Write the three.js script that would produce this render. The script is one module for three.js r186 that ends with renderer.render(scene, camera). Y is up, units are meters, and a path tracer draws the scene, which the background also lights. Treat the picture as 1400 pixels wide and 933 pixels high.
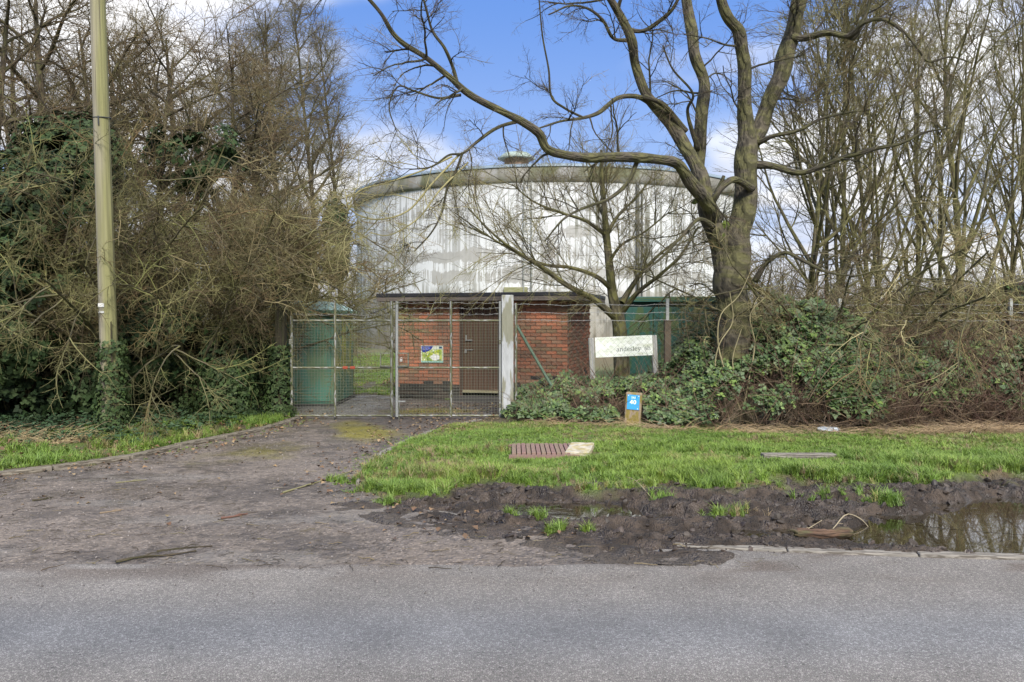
import * as THREE from 'three';
import { mergeGeometries } from 'three/addons/utils/BufferGeometryUtils.js';
import { RoundedBoxGeometry } from 'three/addons/geometries/RoundedBoxGeometry.js';

// ------------------------------------------------------------------ camera, sky, sun, exposure
const scene = new THREE.Scene();
const EYE = 1.7, F = 1100, HZ = 440;             // eye height in metres, focal length and horizon row of the 1400 x 933 photograph
const camera = new THREE.PerspectiveCamera(2 * Math.atan(466.5 / F) * 180 / Math.PI, 1400 / 933, 0.1, 1500);
camera.position.set(0, EYE, 0);
camera.lookAt(0, EYE, -10);
camera.setViewOffset(1400, 933, 0, 466.5 - HZ, 1400, 933);
const renderer = new THREE.WebGLRenderer({ antialias: true });
renderer.setSize(1024, 682);
renderer.toneMapping = THREE.LinearToneMapping;
renderer.toneMappingExposure = 1.85;
renderer.shadowMap.enabled = true;
const SUN = new THREE.Vector3(1.6, 6.6, 8).normalize();
const sun = new THREE.DirectionalLight(new THREE.Color(1, 0.95, 0.87), 3.0);
sun.position.copy(SUN).multiplyScalar(60);
sun.castShadow = true; sun.shadow.radius = 26;
sun.shadow.mapSize.set(2048, 2048);
Object.assign(sun.shadow.camera, { left: -35, right: 35, top: 35, bottom: -35, near: 1, far: 160 });
scene.add(sun); scene.add(sun.target);

// ------------------------------------------------------------------ random and noise
function rng(seed) { let a = seed >>> 0; return () => { a = (a + 0x6D2B79F5) | 0; let t = Math.imul(a ^ (a >>> 15), 1 | a); t = (t + Math.imul(t ^ (t >>> 7), 61 | t)) ^ t; return ((t ^ (t >>> 14)) >>> 0) / 4294967296; }; }
const LAT = new Float32Array(65536); { const r = rng(77); for (let i = 0; i < 65536; i++) LAT[i] = r(); }
const mod = (a, n) => ((a % n) + n) % n;
function vnoise(x, y, px = 256, py = 256) {       // value noise 0..1, repeating after px, py cells
  const xi = Math.floor(x), yi = Math.floor(y), fx = x - xi, fy = y - yi;
  const u = fx * fx * (3 - 2 * fx), v = fy * fy * (3 - 2 * fy);
  let x0, x1, y0, y1;
  if (px === 256) { x0 = xi & 255; x1 = (xi + 1) & 255; } else { x0 = mod(xi, px); x1 = x0 + 1 === px ? 0 : x0 + 1; }
  if (py === 256) { y0 = (yi & 255) << 8; y1 = ((yi + 1) & 255) << 8; } else { y0 = mod(yi, py); y1 = (y0 + 1 === py ? 0 : y0 + 1) << 8; y0 <<= 8; }
  const a = LAT[y0 + x0], b = LAT[y0 + x1], c = LAT[y1 + x0], d = LAT[y1 + x1];
  return a + (b - a) * u + (c - a) * v + (a - b - c + d) * u * v;
}
function fbm(x, y, o = 4, px = 256, py = 256) { let s = 0, a = 0.5, n = 0; for (let i = 0; i < o; i++) { s += a * vnoise(x + i * 17.3 * (px === 256 ? 1 : 0), y, px, py); n += a; a *= 0.5; x *= 2; y *= 2; px = Math.min(256, px * 2); py = Math.min(256, py * 2); } return s / n; }
const sst = (a, b, x) => { const t = Math.min(1, Math.max(0, (x - a) / (b - a))); return t * t * (3 - 2 * t); };
const mix = (a, b, t) => a + (b - a) * t;
const mix3 = (a, b, t) => [mix(a[0], b[0], t), mix(a[1], b[1], t), mix(a[2], b[2], t)];

// sky: blue air with drifting cloud, thicker towards the horizon
{
  const W = 1536, H = 768, d = new Float32Array(W * H * 4);
  for (let j = 0; j < H; j++) {
    const el = ((j + 0.5) / H - 0.5) * Math.PI, sy = Math.sin(el), cy = Math.cos(el);
    for (let i = 0; i < W; i++) {
      const az = ((i + 0.5) / W - 0.5) * 2 * Math.PI, x = Math.cos(az) * cy, z = Math.sin(az) * cy, k = 4 * (j * W + i);
      let c;
      if (sy < -0.02) c = [0.2, 0.19, 0.16];
      else {
        const s = Math.max(0, sy);
        const blue = mix3([0.27, 0.37, 0.57], [0.085, 0.185, 0.46], sst(0.02, 0.42, s));
        const q = 1 / (s + 0.22), u = x * q * 1.5 + 31.2, v = z * q * 1.5 + 12.7;
        const wob = fbm(u * 1.3 + 5, v * 1.3, 3) - 0.5;
        let n = fbm(u + wob, v + wob * 0.7, 6);
        const low = 1 - sst(0.06, 0.29, s);
        let cl = sst(0.5 - 0.2 * low - 0.1 * sst(0.42, 0.8, s), 0.72 - 0.12 * low - 0.1 * sst(0.42, 0.8, s), n);
        cl = Math.max(cl, 0.75 * (1 - sst(0, 0.2, s)));
        const den = fbm(u * 2 + 9, v * 2 + 3, 4);
        const white = mix3([0.5, 0.505, 0.535], [0.66, 0.655, 0.655], sst(0.3, 0.65, den)).map(q => q * (0.85 + 0.8 * s));
        c = mix3(blue, white, cl * 0.97);
      }
      d[k] = c[0]; d[k + 1] = c[1]; d[k + 2] = c[2]; d[k + 3] = 1;
    }
  }
  const t = new THREE.DataTexture(d, W, H, THREE.RGBAFormat, THREE.FloatType);
  t.mapping = THREE.EquirectangularReflectionMapping; t.magFilter = THREE.LinearFilter; t.minFilter = THREE.LinearFilter; t.wrapS = THREE.RepeatWrapping; t.needsUpdate = true;
  scene.background = t; scene.environment = t;
}

// ------------------------------------------------------------------ small tools
const V = (x, y, z) => new THREE.Vector3(x, y, z);
const P = (px, py, depth) => V((px - 700) / F * depth, EYE + (HZ - py) / F * depth, -depth);
const G = (px, py) => P(px, py, EYE * F / (py - HZ));                // where a pixel's ray meets level ground
const lin = (r, g, b) => new THREE.Color().setRGB(r, g, b);
const names = {};
function numbered(n) { names[n] = (names[n] ?? -1) + 1; return names[n] ? `${n}_${String(names[n]).padStart(3, '0')}` : n; }
function tag(o, label, category, group) { o.userData.label = label; o.userData.category = category; if (group) o.userData.group = group; return o; }
function mesh(name, geo, mat, parent) { const m = new THREE.Mesh(geo, mat); m.name = parent ? name : numbered(name); m.castShadow = m.receiveShadow = true; (parent ?? scene).add(m); return m; }
function group(name, x = 0, y = 0, z = 0, turn = 0) { const g = new THREE.Group(); g.name = numbered(name); g.position.set(x, y, z); g.rotation.y = turn; scene.add(g); return g; }
function structure(o) { o.userData.kind = 'structure'; return o; }
function stuff(o) { o.userData.kind = 'stuff'; return o; }
function box(w, h, d, x = 0, y = 0, z = 0, bevel = 0) { const g = bevel ? new RoundedBoxGeometry(w, h, d, 1, bevel) : new THREE.BoxGeometry(w, h, d); g.translate(x, y, z); return g; }
const ENC = new Uint8Array(4097); for (let i = 0; i <= 4096; i++) { const x = i / 4096; ENC[i] = Math.round(255 * (x < 0.0031308 ? x * 12.92 : 1.055 * Math.pow(x, 1 / 2.4) - 0.055)); }
const enc = (x) => ENC[x <= 0 ? 0 : x >= 1 ? 4096 : (x * 4096) | 0];
function tex(w, h, fn, srgb = true) {              // fn(u, v) -> [r, g, b] linear 0..1 (or display values when srgb is off)
  const d = new Uint8Array(w * h * 4);
  for (let j = 0; j < h; j++) for (let i = 0; i < w; i++) {
    const r = fn(i / w, j / h, i, j), k = 4 * (j * w + i);
    if (srgb) { d[k] = enc(r[0]); d[k + 1] = enc(r[1]); d[k + 2] = enc(r[2]); }
    else { d[k] = d[k + 1] = d[k + 2] = Math.min(255, Math.max(0, r * 255)); }
    d[k + 3] = 255;
  }
  const t = new THREE.DataTexture(d, w, h); t.wrapS = t.wrapT = THREE.RepeatWrapping; t.magFilter = THREE.LinearFilter; t.minFilter = THREE.LinearMipmapLinearFilter; t.generateMipmaps = true;
  if (srgb) t.colorSpace = THREE.SRGBColorSpace; t.needsUpdate = true; return t;
}
function rep(t, x, y) { const c = t.clone(); c.repeat.set(x, y); c.needsUpdate = true; return c; }
const std = (o) => new THREE.MeshStandardMaterial({ roughness: 0.85, metalness: 0, ...o });
const smooth = (pts, n) => new THREE.CatmullRomCurve3(pts, false, 'centripetal').getPoints(n);

class MB {                                         // gathers tubes into one geometry
  constructor() { this.p = []; this.n = []; this.u = []; this.c = []; this.i = []; }
  tube(pts, rad, sides = 5, cap = false) {
    const N = pts.length, t = V(0, 0, 0), a = V(0, 0, 0), b = V(0, 0, 0), prev = V(0, 0, 0), base = this.p.length / 3;
    let len = 0;
    for (let k = 0; k < N; k++) {
      t.subVectors(pts[Math.min(N - 1, k + 1)], pts[Math.max(0, k - 1)]).normalize();
      if (k === 0) { a.set(Math.abs(t.y) > 0.9 ? 1 : 0, Math.abs(t.y) > 0.9 ? 0 : 1, 0); a.addScaledVector(t, -a.dot(t)).normalize(); }
      else { a.addScaledVector(t, -a.dot(t)).normalize(); len += pts[k].distanceTo(pts[k - 1]); }
      b.crossVectors(t, a);
      const r = typeof rad === 'function' ? rad(k / (N - 1)) : rad[k];
      for (let s = 0; s <= sides; s++) {
        const an = s / sides * Math.PI * 2, cs = Math.cos(an), sn = Math.sin(an);
        const nx = a.x * cs + b.x * sn, ny = a.y * cs + b.y * sn, nz = a.z * cs + b.z * sn;
        this.p.push(pts[k].x + nx * r, pts[k].y + ny * r, pts[k].z + nz * r); this.n.push(nx, ny, nz); this.u.push(s / sides, len);
      }
    }
    const w = sides + 1;
    for (let k = 0; k < N - 1; k++) for (let s = 0; s < sides; s++) { const q = base + k * w + s; this.i.push(q, q + 1, q + w, q + 1, q + w + 1, q + w); }
    if (cap) for (const k of [0, N - 1]) { const q = base + k * w; for (let s = 1; s < sides - 1; s++) k ? this.i.push(q, q + s, q + s + 1) : this.i.push(q, q + s + 1, q + s); }
    return this;
  }
  get empty() { return !this.i.length; }
  geo() {
    const g = new THREE.BufferGeometry();
    g.setAttribute('position', new THREE.Float32BufferAttribute(this.p, 3)); g.setAttribute('normal', new THREE.Float32BufferAttribute(this.n, 3)); g.setAttribute('uv', new THREE.Float32BufferAttribute(this.u, 2));
    g.setIndex(this.i); return g;
  }
  build(name, mat, parent) { return mesh(name, this.geo(), mat, parent); }
}
class Copies {                                     // gathers placements of one small shape
  constructor() { this.m = []; this.c = []; }
  add(pos, quat, s, col, sy) { this.m.push(new THREE.Matrix4().compose(pos, quat, typeof s === 'number' ? V(s, sy ?? s, s) : s)); this.c.push(col); }
  build(name, geo, mat, parent) {
    const im = new THREE.InstancedMesh(geo, mat, this.m.length); im.name = parent ? name : numbered(name);
    this.m.forEach((m, i) => im.setMatrixAt(i, m)); if (this.c[0]) this.c.forEach((c, i) => im.setColorAt(i, c));
    im.castShadow = im.receiveShadow = true; (parent ?? scene).add(im); return stuff(im);
  }
}
const UPV = V(0, 1, 0), QT = new THREE.Quaternion();
function aim(dir, roll = 0) { return new THREE.Quaternion().setFromUnitVectors(UPV, dir.clone().normalize()).multiply(QT.clone().setFromAxisAngle(UPV, roll)); }
const HUES = [[1, 1, 1], [1, 1, 1], [0.98, 1.06, 0.85], [0.55, 0.48, 0.45], [0.75, 0.62, 0.55], [1.35, 1.35, 1.4]];
const twigTint = (r, c, amt) => { const h = HUES[Math.floor(r() * 6)], k = 1 - amt + 2 * amt * r(); return lin(c[0] * h[0] * k, c[1] * h[1] * k, c[2] * h[2] * k); };
const tint = (r, c, amt = 0.25) => { const k = 1 - amt + 2 * amt * r(); return lin(c[0] * k * (0.94 + 0.12 * r()), c[1] * k, c[2] * k * (0.9 + 0.2 * r())); };

// ------------------------------------------------------------------ surfaces
const asphaltCell = (() => {                       // chippings: nearest of jittered points
  const N = 200, r = rng(5), jx = new Float32Array(N * N), jy = new Float32Array(N * N), tone = new Float32Array(N * N);
  for (let i = 0; i < N * N; i++) { jx[i] = r(); jy[i] = r(); tone[i] = r(); }
  return (u, v) => {
    const x = u * N, y = v * N, xi = Math.floor(x), yi = Math.floor(y); let b = 9, b2 = 9, id = 0;
    for (let a = -1; a < 2; a++) for (let c = -1; c < 2; c++) { const k = mod(yi + c, N) * N + mod(xi + a, N), dx = xi + a + jx[k] - x, dy = yi + c + jy[k] - y, d = dx * dx + dy * dy; if (d < b) { b2 = b; b = d; id = k; } else if (d < b2) b2 = d; }
    return [Math.sqrt(b2) - Math.sqrt(b), tone[id], Math.sqrt(b)];
  };
})();
const roadMap = tex(1536, 1536, (u, v) => { const [e, t] = asphaltCell(u, v), f = fbm(u * 6, v * 6, 3, 6, 6), s = sst(0.04, 0.3, e), k = (0.085 + 0.21 * s * (0.42 + 0.92 * t * t)) * (0.8 + 0.4 * f); return [k * 1.05, k, k * 0.95]; });
const roadBump = tex(1024, 1024, (u, v) => { const [e, t] = asphaltCell(u, v); return sst(0, 0.45, e) * (0.4 + 0.6 * t); }, false);
const noiseBump = tex(512, 512, (u, v) => fbm(u * 16, v * 16, 5, 16, 16), false);
const blotch = tex(512, 512, (u, v) => { const k = 0.62 + 0.76 * fbm(u * 8, v * 8, 5, 8, 8); return [0.5 * k, 0.5 * k, 0.5 * k]; });
function barkTex(base, moss, mossAmt, seed) {
  return tex(256, 1024, (u, v) => {
    const g = fbm(u * 8 + seed, v * 10, 4, 8, 10), cr = fbm(u * 20, v * 6 + seed, 3, 20, 6), m = sst(0.62 - mossAmt * 0.3, 0.8 - mossAmt * 0.25, fbm(u * 3, v * 5 + seed * 3, 4, 3, 5));
    const fis = sst(0.34, 0.52, cr); const k = (0.45 + 0.75 * g) * (0.5 + 0.5 * fis);
    const c = mix3(base, moss, m); return [c[0] * k, c[1] * k, c[2] * k];
  });
}
const barkBump = tex(256, 1024, (u, v) => 0.75 * sst(0.3, 0.6, fbm(u * 20, v * 6, 3, 20, 6)) + 0.25 * fbm(u * 32, v * 32, 3, 32, 32), false);
const oakBark = std({ map: barkTex([0.115, 0.098, 0.066], [0.125, 0.118, 0.048], 0.7, 3), bumpMap: barkBump, bumpScale: 0.022, roughness: 0.92 });
const hedgeBark = std({ map: barkTex([0.17, 0.148, 0.085], [0.17, 0.162, 0.055], 0.7, 9), bumpMap: barkBump, bumpScale: 0.008, roughness: 0.92 });
const darkBark = std({ map: barkTex([0.12, 0.095, 0.06], [0.12, 0.115, 0.045], 0.5, 21), bumpMap: barkBump, bumpScale: 0.01, roughness: 0.95 });
const twigMat = std({ color: 0xffffff, roughness: 0.85 });
const leafMat = new THREE.MeshPhysicalMaterial({ color: 0xffffff, roughness: 0.55, specularIntensity: 0.7, side: THREE.DoubleSide });
const dullLeaf = new THREE.MeshPhysicalMaterial({ color: 0xffffff, roughness: 0.8, side: THREE.DoubleSide });
const grassMat = new THREE.MeshPhysicalMaterial({ color: 0xffffff, roughness: 0.6, side: THREE.DoubleSide, transmission: 0.3, thickness: 0 });
const concrete = std({ map: rep(tex(512, 512, (u, v) => { const k = 0.34 * (0.6 + 0.8 * fbm(u * 7, v * 7, 5, 7, 7)), m = sst(0.5, 0.75, fbm(u * 4 + 2, v * 4, 4, 4, 4)); return mix3([k, k * 0.98, k * 0.92], [k * 0.75, k * 0.74, k * 0.5], m * 0.8); }), 1, 1), bumpMap: noiseBump, bumpScale: 0.004, roughness: 0.9 });
const galv = std({ map: tex(128, 256, (u, v) => { const m = sst(0.36, 0.56, fbm(u * 6, v * 14, 4, 6, 14)), k = 0.42 * (0.8 + 0.4 * fbm(u * 16, v * 16, 2, 16, 16)); return mix3([k * 0.8, k * 0.8, k * 0.74], [0.15, 0.15, 0.08], m); }), roughness: 0.55, metalness: 0.35 });
const galvBright = std({ color: lin(0.4, 0.41, 0.38), roughness: 0.45, metalness: 0.3 });

// ------------------------------------------------------------------ ground shapes
const kerbLine = smooth([V(14, 0, -5.66), V(8, 0, -5.68), V(3.7, 0, -5.77), V(1.75, 0, -6.02), V(1.03, 0, -6.15), V(-0.31, 0, -6.88), V(-0.8, 0, -7.28), V(-1.25, 0, -7.75), V(-1.62, 0, -8.5), V(-1.66, 0, -9.4), V(-1.55, 0, -10.8), V(-1.13, 0, -12.4), V(-0.5, 0, -13.7), V(-0.32, 0, -14.2)], 160);
const kerbLeft = smooth([V(-14, 0, -5.66), V(-10, 0, -5.8), V(-8, 0, -6.35), V(-6.6, 0, -7.7), V(-5.6, 0, -8.85), V(-4.85, 0, -9.6), V(-4.45, 0, -10.9), V(-4.02, 0, -12.1), V(-3.72, 0, -13.6), V(-3.7, 0, -14.6)], 140);
// the yard behind the gate: concrete and gravel between the kiosk and the brick building
const drivePoly = [...kerbLine, V(1.0, 0, -15.6), V(1.2, 0, -16.75), V(-2.6, 0, -17.85), V(-2.75, 0, -18.2), V(-3.3, 0, -18.6), V(-5.2, 0, -18.6), V(-5.2, 0, -15.4), ...kerbLeft.slice().reverse(), V(-14, 0, 2), V(14, 0, 2)];
function insideDrive(x, z) {                       // signed distance, positive inside the driveway or road
  let ins = false, best = 1e9;
  for (let i = 0, j = drivePoly.length - 1; i < drivePoly.length; j = i++) {
    const a = drivePoly[i], b = drivePoly[j];
    if ((a.z > z) !== (b.z > z) && x < (b.x - a.x) * (z - a.z) / (b.z - a.z) + a.x) ins = !ins;
    const dx = b.x - a.x, dz = b.z - a.z, t = Math.min(1, Math.max(0, ((x - a.x) * dx + (z - a.z) * dz) / (dx * dx + dz * dz + 1e-9)));
    const ex = a.x + t * dx - x, ez = a.z + t * dz - z, d = ex * ex + ez * ez; if (d < best) best = d;
  }
  return (ins ? 1 : -1) * Math.sqrt(best);
}
function farGround(x, z) { return 0.02 + 0.4 * sst(-19, -34, z) + 0.1 * (fbm(x * 0.15 + 40, z * 0.15 + 40, 3) - 0.5) * sst(-16, -26, z); }
function mudAt(x, z) {                             // 1 in the churned strip along the kerb, 0 on the lawn
  if (x < -2.2) return 0;
  const edge = -7.95 - 0.35 * sst(2, 3.6, x) - 0.45 * (fbm(x * 0.9 + 3, 7.7, 3) - 0.5) * 2 + 0.35 * sst(-1, -1.9, x);
  return sst(edge - 0.12, edge + 0.22, z + 0.9 * (fbm(x * 2.6, z * 2.6 + 9, 4) - 0.5));
}
const pools = [[4.6, -6.45, 2.1, 0.72, 0.0], [5.4, -7.1, 1.7, 0.65, 0.0], [0.6, -7.2, 0.62, 0.36, 0.0], [-0.02, -7.42, 0.35, 0.1, 0], [1.9, -6.9, 0.28, 0.08, 0]];
function poolAt(x, z) { let m = 0; for (const [cx, cz, rx, rz] of pools) { const d = Math.hypot((x - cx) / rx, (z - cz) / rz) + 0.5 * (fbm(x * 2.3 + 4, z * 3.4, 4) - 0.5); m = Math.max(m, 1 - sst(0.72, 1.12, d)); } return m; }
const WATER = 0.006;
function vergeY(x, z, d) {                         // d: signed distance to the driveway
  const m = mudAt(x, z), out = -d;
  const n1 = fbm(x * 1.1, z * 1.1, 4) - 0.5;
  let lawn = 0.05 + 0.06 * sst(0.1, 2.2, out) + 0.07 * n1 + 0.02 * (fbm(x * 5, z * 5, 2) - 0.5);
  if (z < -15) lawn = mix(lawn, farGround(x, z), sst(-15, -20, z));
  let mud = 0;
  if (m > 0) {
    const w = fbm(x * 2 + 8, z * 2, 2) - 0.5;
    const rid = 1 - Math.abs(2 * fbm(x * 2.6 + w, z * 5.4 + w * 2, 4) - 1);
    const clod = fbm(x * 9 + 3, z * 12, 4), cl2 = 1 - Math.abs(2 * fbm(x * 14, z * 20 + 4, 3) - 1);
    const cl3 = fbm(x * 30, z * 34 + 9, 2) - 0.5; mud = 0.014 + 0.085 * (rid - 0.72) + 0.12 * (clod - 0.5) + 0.04 * (cl2 - 0.75) + 0.03 * cl3;
    mud += 0.05 * sst(0.8, 0.2, Math.abs(z + 7.55 + 0.12 * Math.sin(x * 1.7))) * (x > -0.2 ? 1 : 0.4);
    for (const [rz, rw] of [[-7.05, 0.14], [-6.55, 0.12], [-7.5, 0.1]]) { const dz = (z - rz - 0.1 * Math.sin(x * 0.9 + rz) - 0.05 * (fbm(x * 2, rz, 2) - 0.5)) / rw; mud += (0.026 * Math.exp(-Math.pow(Math.abs(dz) - 1.5, 2) * 3) - 0.045 * Math.exp(-dz * dz)) * (x > -1 ? 1 : 0.3); mud = mix(mud, -0.012 + 0.05 * (clod - 0.5), 0.55 * Math.exp(-dz * dz)); }
    const flat = sst(0.75, 0.15, out) * (0.25 + 0.75 * sst(1.2, 2.4, x) * sst(3.4, 2.2, x));  mud = mix(mud, 0.016 + 0.02 * (clod - 0.5), flat * 0.75);
    const pl = poolAt(x, z); mud = mix(mud, -0.06 + 0.06 * (clod - 0.45), pl);
  }
  let y = mix(lawn, mud, m);
  if (d > 0) {
    const sp = m * sst(0.95, 0, d) * mix(1, 0.1, sst(1.0, 1.9, x)), cl = fbm(x * 7, z * 9, 4);
    y = d < 0.05 && m < 0.5 ? y - d * 4 : mix(-0.14, 0.02 + 0.09 * (cl - 0.5) - 0.035 * d, sp > 0.02 ? Math.min(1, sp * 3) : 0);
  }
  return y;
}
const dirtBump = tex(1024, 1024, (u, v) => 0.5 * fbm(u * 24, v * 24, 5, 24, 24) + 0.5 * (1 - Math.abs(2 * fbm(u * 40, v * 40, 3, 40, 40) - 1)), false);
const dirtRough = tex(512, 512, (u, v) => 0.36 + 0.64 * sst(0.38, 0.62, fbm(u * 10, v * 10, 5, 10, 10)), false);
// far land sheet, cut low under the nearer sheets
{
  const xs = [], zs = []; for (let i = -60; i <= 60; i++) xs.push(Math.sign(i) * (Math.abs(i) * 0.7 + Math.pow(Math.abs(i) / 60, 4) * 560)); for (let i = 0; i <= 80; i++) zs.unshift(40 - i * 1.2 - Math.pow(i / 80, 5) * 600);
  const g = new THREE.PlaneGeometry(1, 1, xs.length - 1, zs.length - 1), p = g.attributes.position, uv = g.attributes.uv, col = [];
  for (let j = 0, k = 0; j < zs.length; j++) for (let i = 0; i < xs.length; i++, k++) {
    const x = xs[i], z = zs[j]; let y = farGround(x, z);
    if (z > -5 || (Math.abs(x) < 15.5 && z > -22.5)) y = -0.25;
    p.setXYZ(k, x, y, z); uv.setXY(k, x / 3, z / 3);
    const f = fbm(x * 0.3 + 3, z * 0.3 + 50, 4); const c = mix3([0.105, 0.17, 0.035], [0.15, 0.12, 0.07], sst(0.45, 0.65, f)); col.push(...c);
  }
  g.setAttribute('color', new THREE.Float32BufferAttribute(col, 3)); g.computeVertexNormals();
  structure(mesh('ground', g, std({ vertexColors: true, bumpMap: dirtBump, bumpScale: 0.06, roughness: 0.95 })));
}
function sheet(xs, zs, yf, cf, uvS) {
  zs.sort((a, b) => a - b);
  const g = new THREE.PlaneGeometry(1, 1, xs.length - 1, zs.length - 1), p = g.attributes.position, uv = g.attributes.uv, col = [];
  for (let j = 0, k = 0; j < zs.length; j++) for (let i = 0; i < xs.length; i++, k++) {
    const x = xs[i], z = zs[j], d = insideDrive(x, z), y = yf(x, z, d); p.setXYZ(k, x, y, z); uv.setXY(k, x / uvS, -z / uvS); if (cf) col.push(...cf(x, z, d, y));
  }
  if (cf) g.setAttribute('color', new THREE.Float32BufferAttribute(col, 3)); g.computeVertexNormals(); return g;
}
const range = (a, b, s) => { const n = Math.max(1, Math.round(Math.abs(b - a) / s)), r = []; for (let i = 0; i <= n; i++) r.push(a + (b - a) * i / n); return r; };
// road: straight carriageway with a worn, shiny wheel track, its bluish sky sheen also tinted into the vertex colour
{
  const zs = [...range(-6.16, -2.4, 0.06), ...range(-2, 3.5, 0.5)], xs = [...range(-220, -7, 6), ...range(-6.9, 6.9, 0.1), ...range(7, 220, 6)], col = [];
  const g = new THREE.PlaneGeometry(1, 1, xs.length - 1, zs.length - 1), p = g.attributes.position, uv = g.attributes.uv;
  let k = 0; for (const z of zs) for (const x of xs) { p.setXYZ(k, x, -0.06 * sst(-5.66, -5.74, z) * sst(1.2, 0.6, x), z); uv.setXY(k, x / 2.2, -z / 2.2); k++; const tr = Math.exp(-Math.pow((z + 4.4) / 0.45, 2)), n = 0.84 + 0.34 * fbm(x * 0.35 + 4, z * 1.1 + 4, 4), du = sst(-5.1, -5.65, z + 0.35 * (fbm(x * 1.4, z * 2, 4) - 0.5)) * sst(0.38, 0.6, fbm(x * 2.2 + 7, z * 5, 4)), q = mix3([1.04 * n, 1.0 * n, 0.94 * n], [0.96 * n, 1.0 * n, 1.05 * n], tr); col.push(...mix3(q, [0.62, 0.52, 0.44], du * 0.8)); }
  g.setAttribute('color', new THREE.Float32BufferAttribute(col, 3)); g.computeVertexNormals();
  const rough = tex(512, 256, (u, v) => { const z = v * 9.18 - 0, tr = Math.exp(-Math.pow((z - 4.45) / 0.42, 2)); return 0.86 - 0.3 * tr * (0.6 + 0.8 * fbm(u * 30, v * 20, 4, 30, 20)) + 0.1 * (fbm(u * 60, v * 30, 3, 60, 30) - 0.5); }, false);
  rough.repeat.set(2.2 / 9, 2.2 / 9.18);
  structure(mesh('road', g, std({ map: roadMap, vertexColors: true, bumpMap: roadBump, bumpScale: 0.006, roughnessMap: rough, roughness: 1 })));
}
// driveway and yard: old tarmac under grit, mud and moss
const DX0 = -9, DX1 = 5, DZ0 = -5.45, DZ1 = -19.6;
function mossAt(x, z) {
  const f = fbm(x * 1.3 + 7, z * 1.3, 5), a = Math.exp(-Math.pow((x + 2.35 + (z + 12.6) * -0.25) / 0.55, 2) - Math.pow((z + 12.6) / 1.3, 2)), b = Math.exp(-Math.pow((x + 1.7) / 1.0, 2) - Math.pow((z + 15.2) / 0.65, 2)), c = 0.45 * Math.exp(-Math.pow((x + 3.2) / 0.7, 2) - Math.pow((z + 10.8) / 1.0, 2));
  return sst(0.42, 0.72, f * 0.55 + Math.max(a, b, c) * 0.55);
}
{
  const map = tex(1536, 1536, (u, v) => {
    const x = mix(DX0, DX1, u), z = mix(DZ0, DZ1, v);
    const g1 = fbm(x * 24, z * 24, 3), g2 = fbm(x * 0.8, z * 1.2 + 30, 4), st = vnoise(x * 70, z * 70), st2 = vnoise(x * 55 + 9, z * 55 + 3);
    let k = 0.078 + 0.105 * g1 + 0.07 * (g2 - 0.5); k += st > 0.84 ? 0.13 : 0; k -= st2 > 0.8 ? 0.05 : 0;
    let c = [k * 1.2, k * 0.99, k * 0.81];
    const yard = sst(-14.0, -14.4, z) * sst(-2.2, -2.9, x + 0.15 * (z + 15)); c = mix3(c, [k * 1.45, k * 1.4, k * 1.3], yard * 0.8);
    const grv = sst(-13.2, -14.5, z) * sst(-2, -0.9, x); c = mix3(c, [k * 0.85 + (st > 0.6 ? 0.1 : 0), k * 0.78 + (st > 0.6 ? 0.085 : 0), k * 0.78 + (st > 0.6 ? 0.085 : 0)], grv * 0.8);
    const mud = sst(0.47, 0.66, 0.55 * fbm(x * 1.5 + 90, z * 2.4, 5) + 0.45 * fbm(x * 9 + 3, z * 12, 4) + 0.18 * Math.exp(-Math.pow((z + 8.2 + 0.3 * (x + 1.6)) / 0.8, 2)) * sst(-3.4, -2, x) + 0.2 * sst(-10.3, -12, z) * sst(-3.2, -1.6, x));
    c = mix3(c, [0.052 + 0.03 * g1, 0.044 + 0.026 * g1, 0.038 + 0.022 * g1], mud * 0.65);
    const pale = sst(0.56, 0.68, fbm(x * 0.5 + 70, z * 1.6 + 7, 4)); c = mix3(c, [0.19, 0.175, 0.155], pale * 0.45 * (1 - mud));
    c = mix3(c, mix3([0.15, 0.13, 0.02], [0.24, 0.21, 0.03], g1), mossAt(x, z) * 0.9);
    return c;
  });
  map.wrapS = map.wrapT = THREE.ClampToEdgeWrapping;
  const xs = range(DX0, DX1, 0.06), zs = range(DZ1, DZ0, 0.06);
  const g = new THREE.PlaneGeometry(1, 1, xs.length - 1, zs.length - 1), p = g.attributes.position, uv = g.attributes.uv; let k = 0;
  for (const z of zs) for (const x of xs) {
    p.setXYZ(k, x, (insideDrive(x, z) < -0.12 ? -0.2 : 0) - 0.03 * sst(0.2, 1.1, x) * sst(-8, -7, z) + (0.005 - 0.02 * sst(-5.85, -5.45, z) + 0.03 * (fbm(x * 1.6 + 3, z * 4, 4) - 0.5) * sst(-6.2, -5.7, z)) + 0.012 * (fbm(x * 1.7, z * 1.7 + 8, 3) - 0.5) * sst(-5.7, -6.6, z) + 0.006 * (fbm(x * 9, z * 9, 2) - 0.5) * sst(-5.6, -5.9, z), z); uv.setXY(k, (x - DX0) / (DX1 - DX0), (z - DZ0) / (DZ1 - DZ0)); k++;
  }
  g.computeVertexNormals();
  const b = rep(dirtBump, 14 / 1.3, 14 / 1.3), r = rep(dirtRough, 5, 5);
  structure(mesh('driveway', g, std({ map, bumpMap: b, bumpScale: 0.032, roughnessMap: r, roughness: 0.95 })));
}
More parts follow.
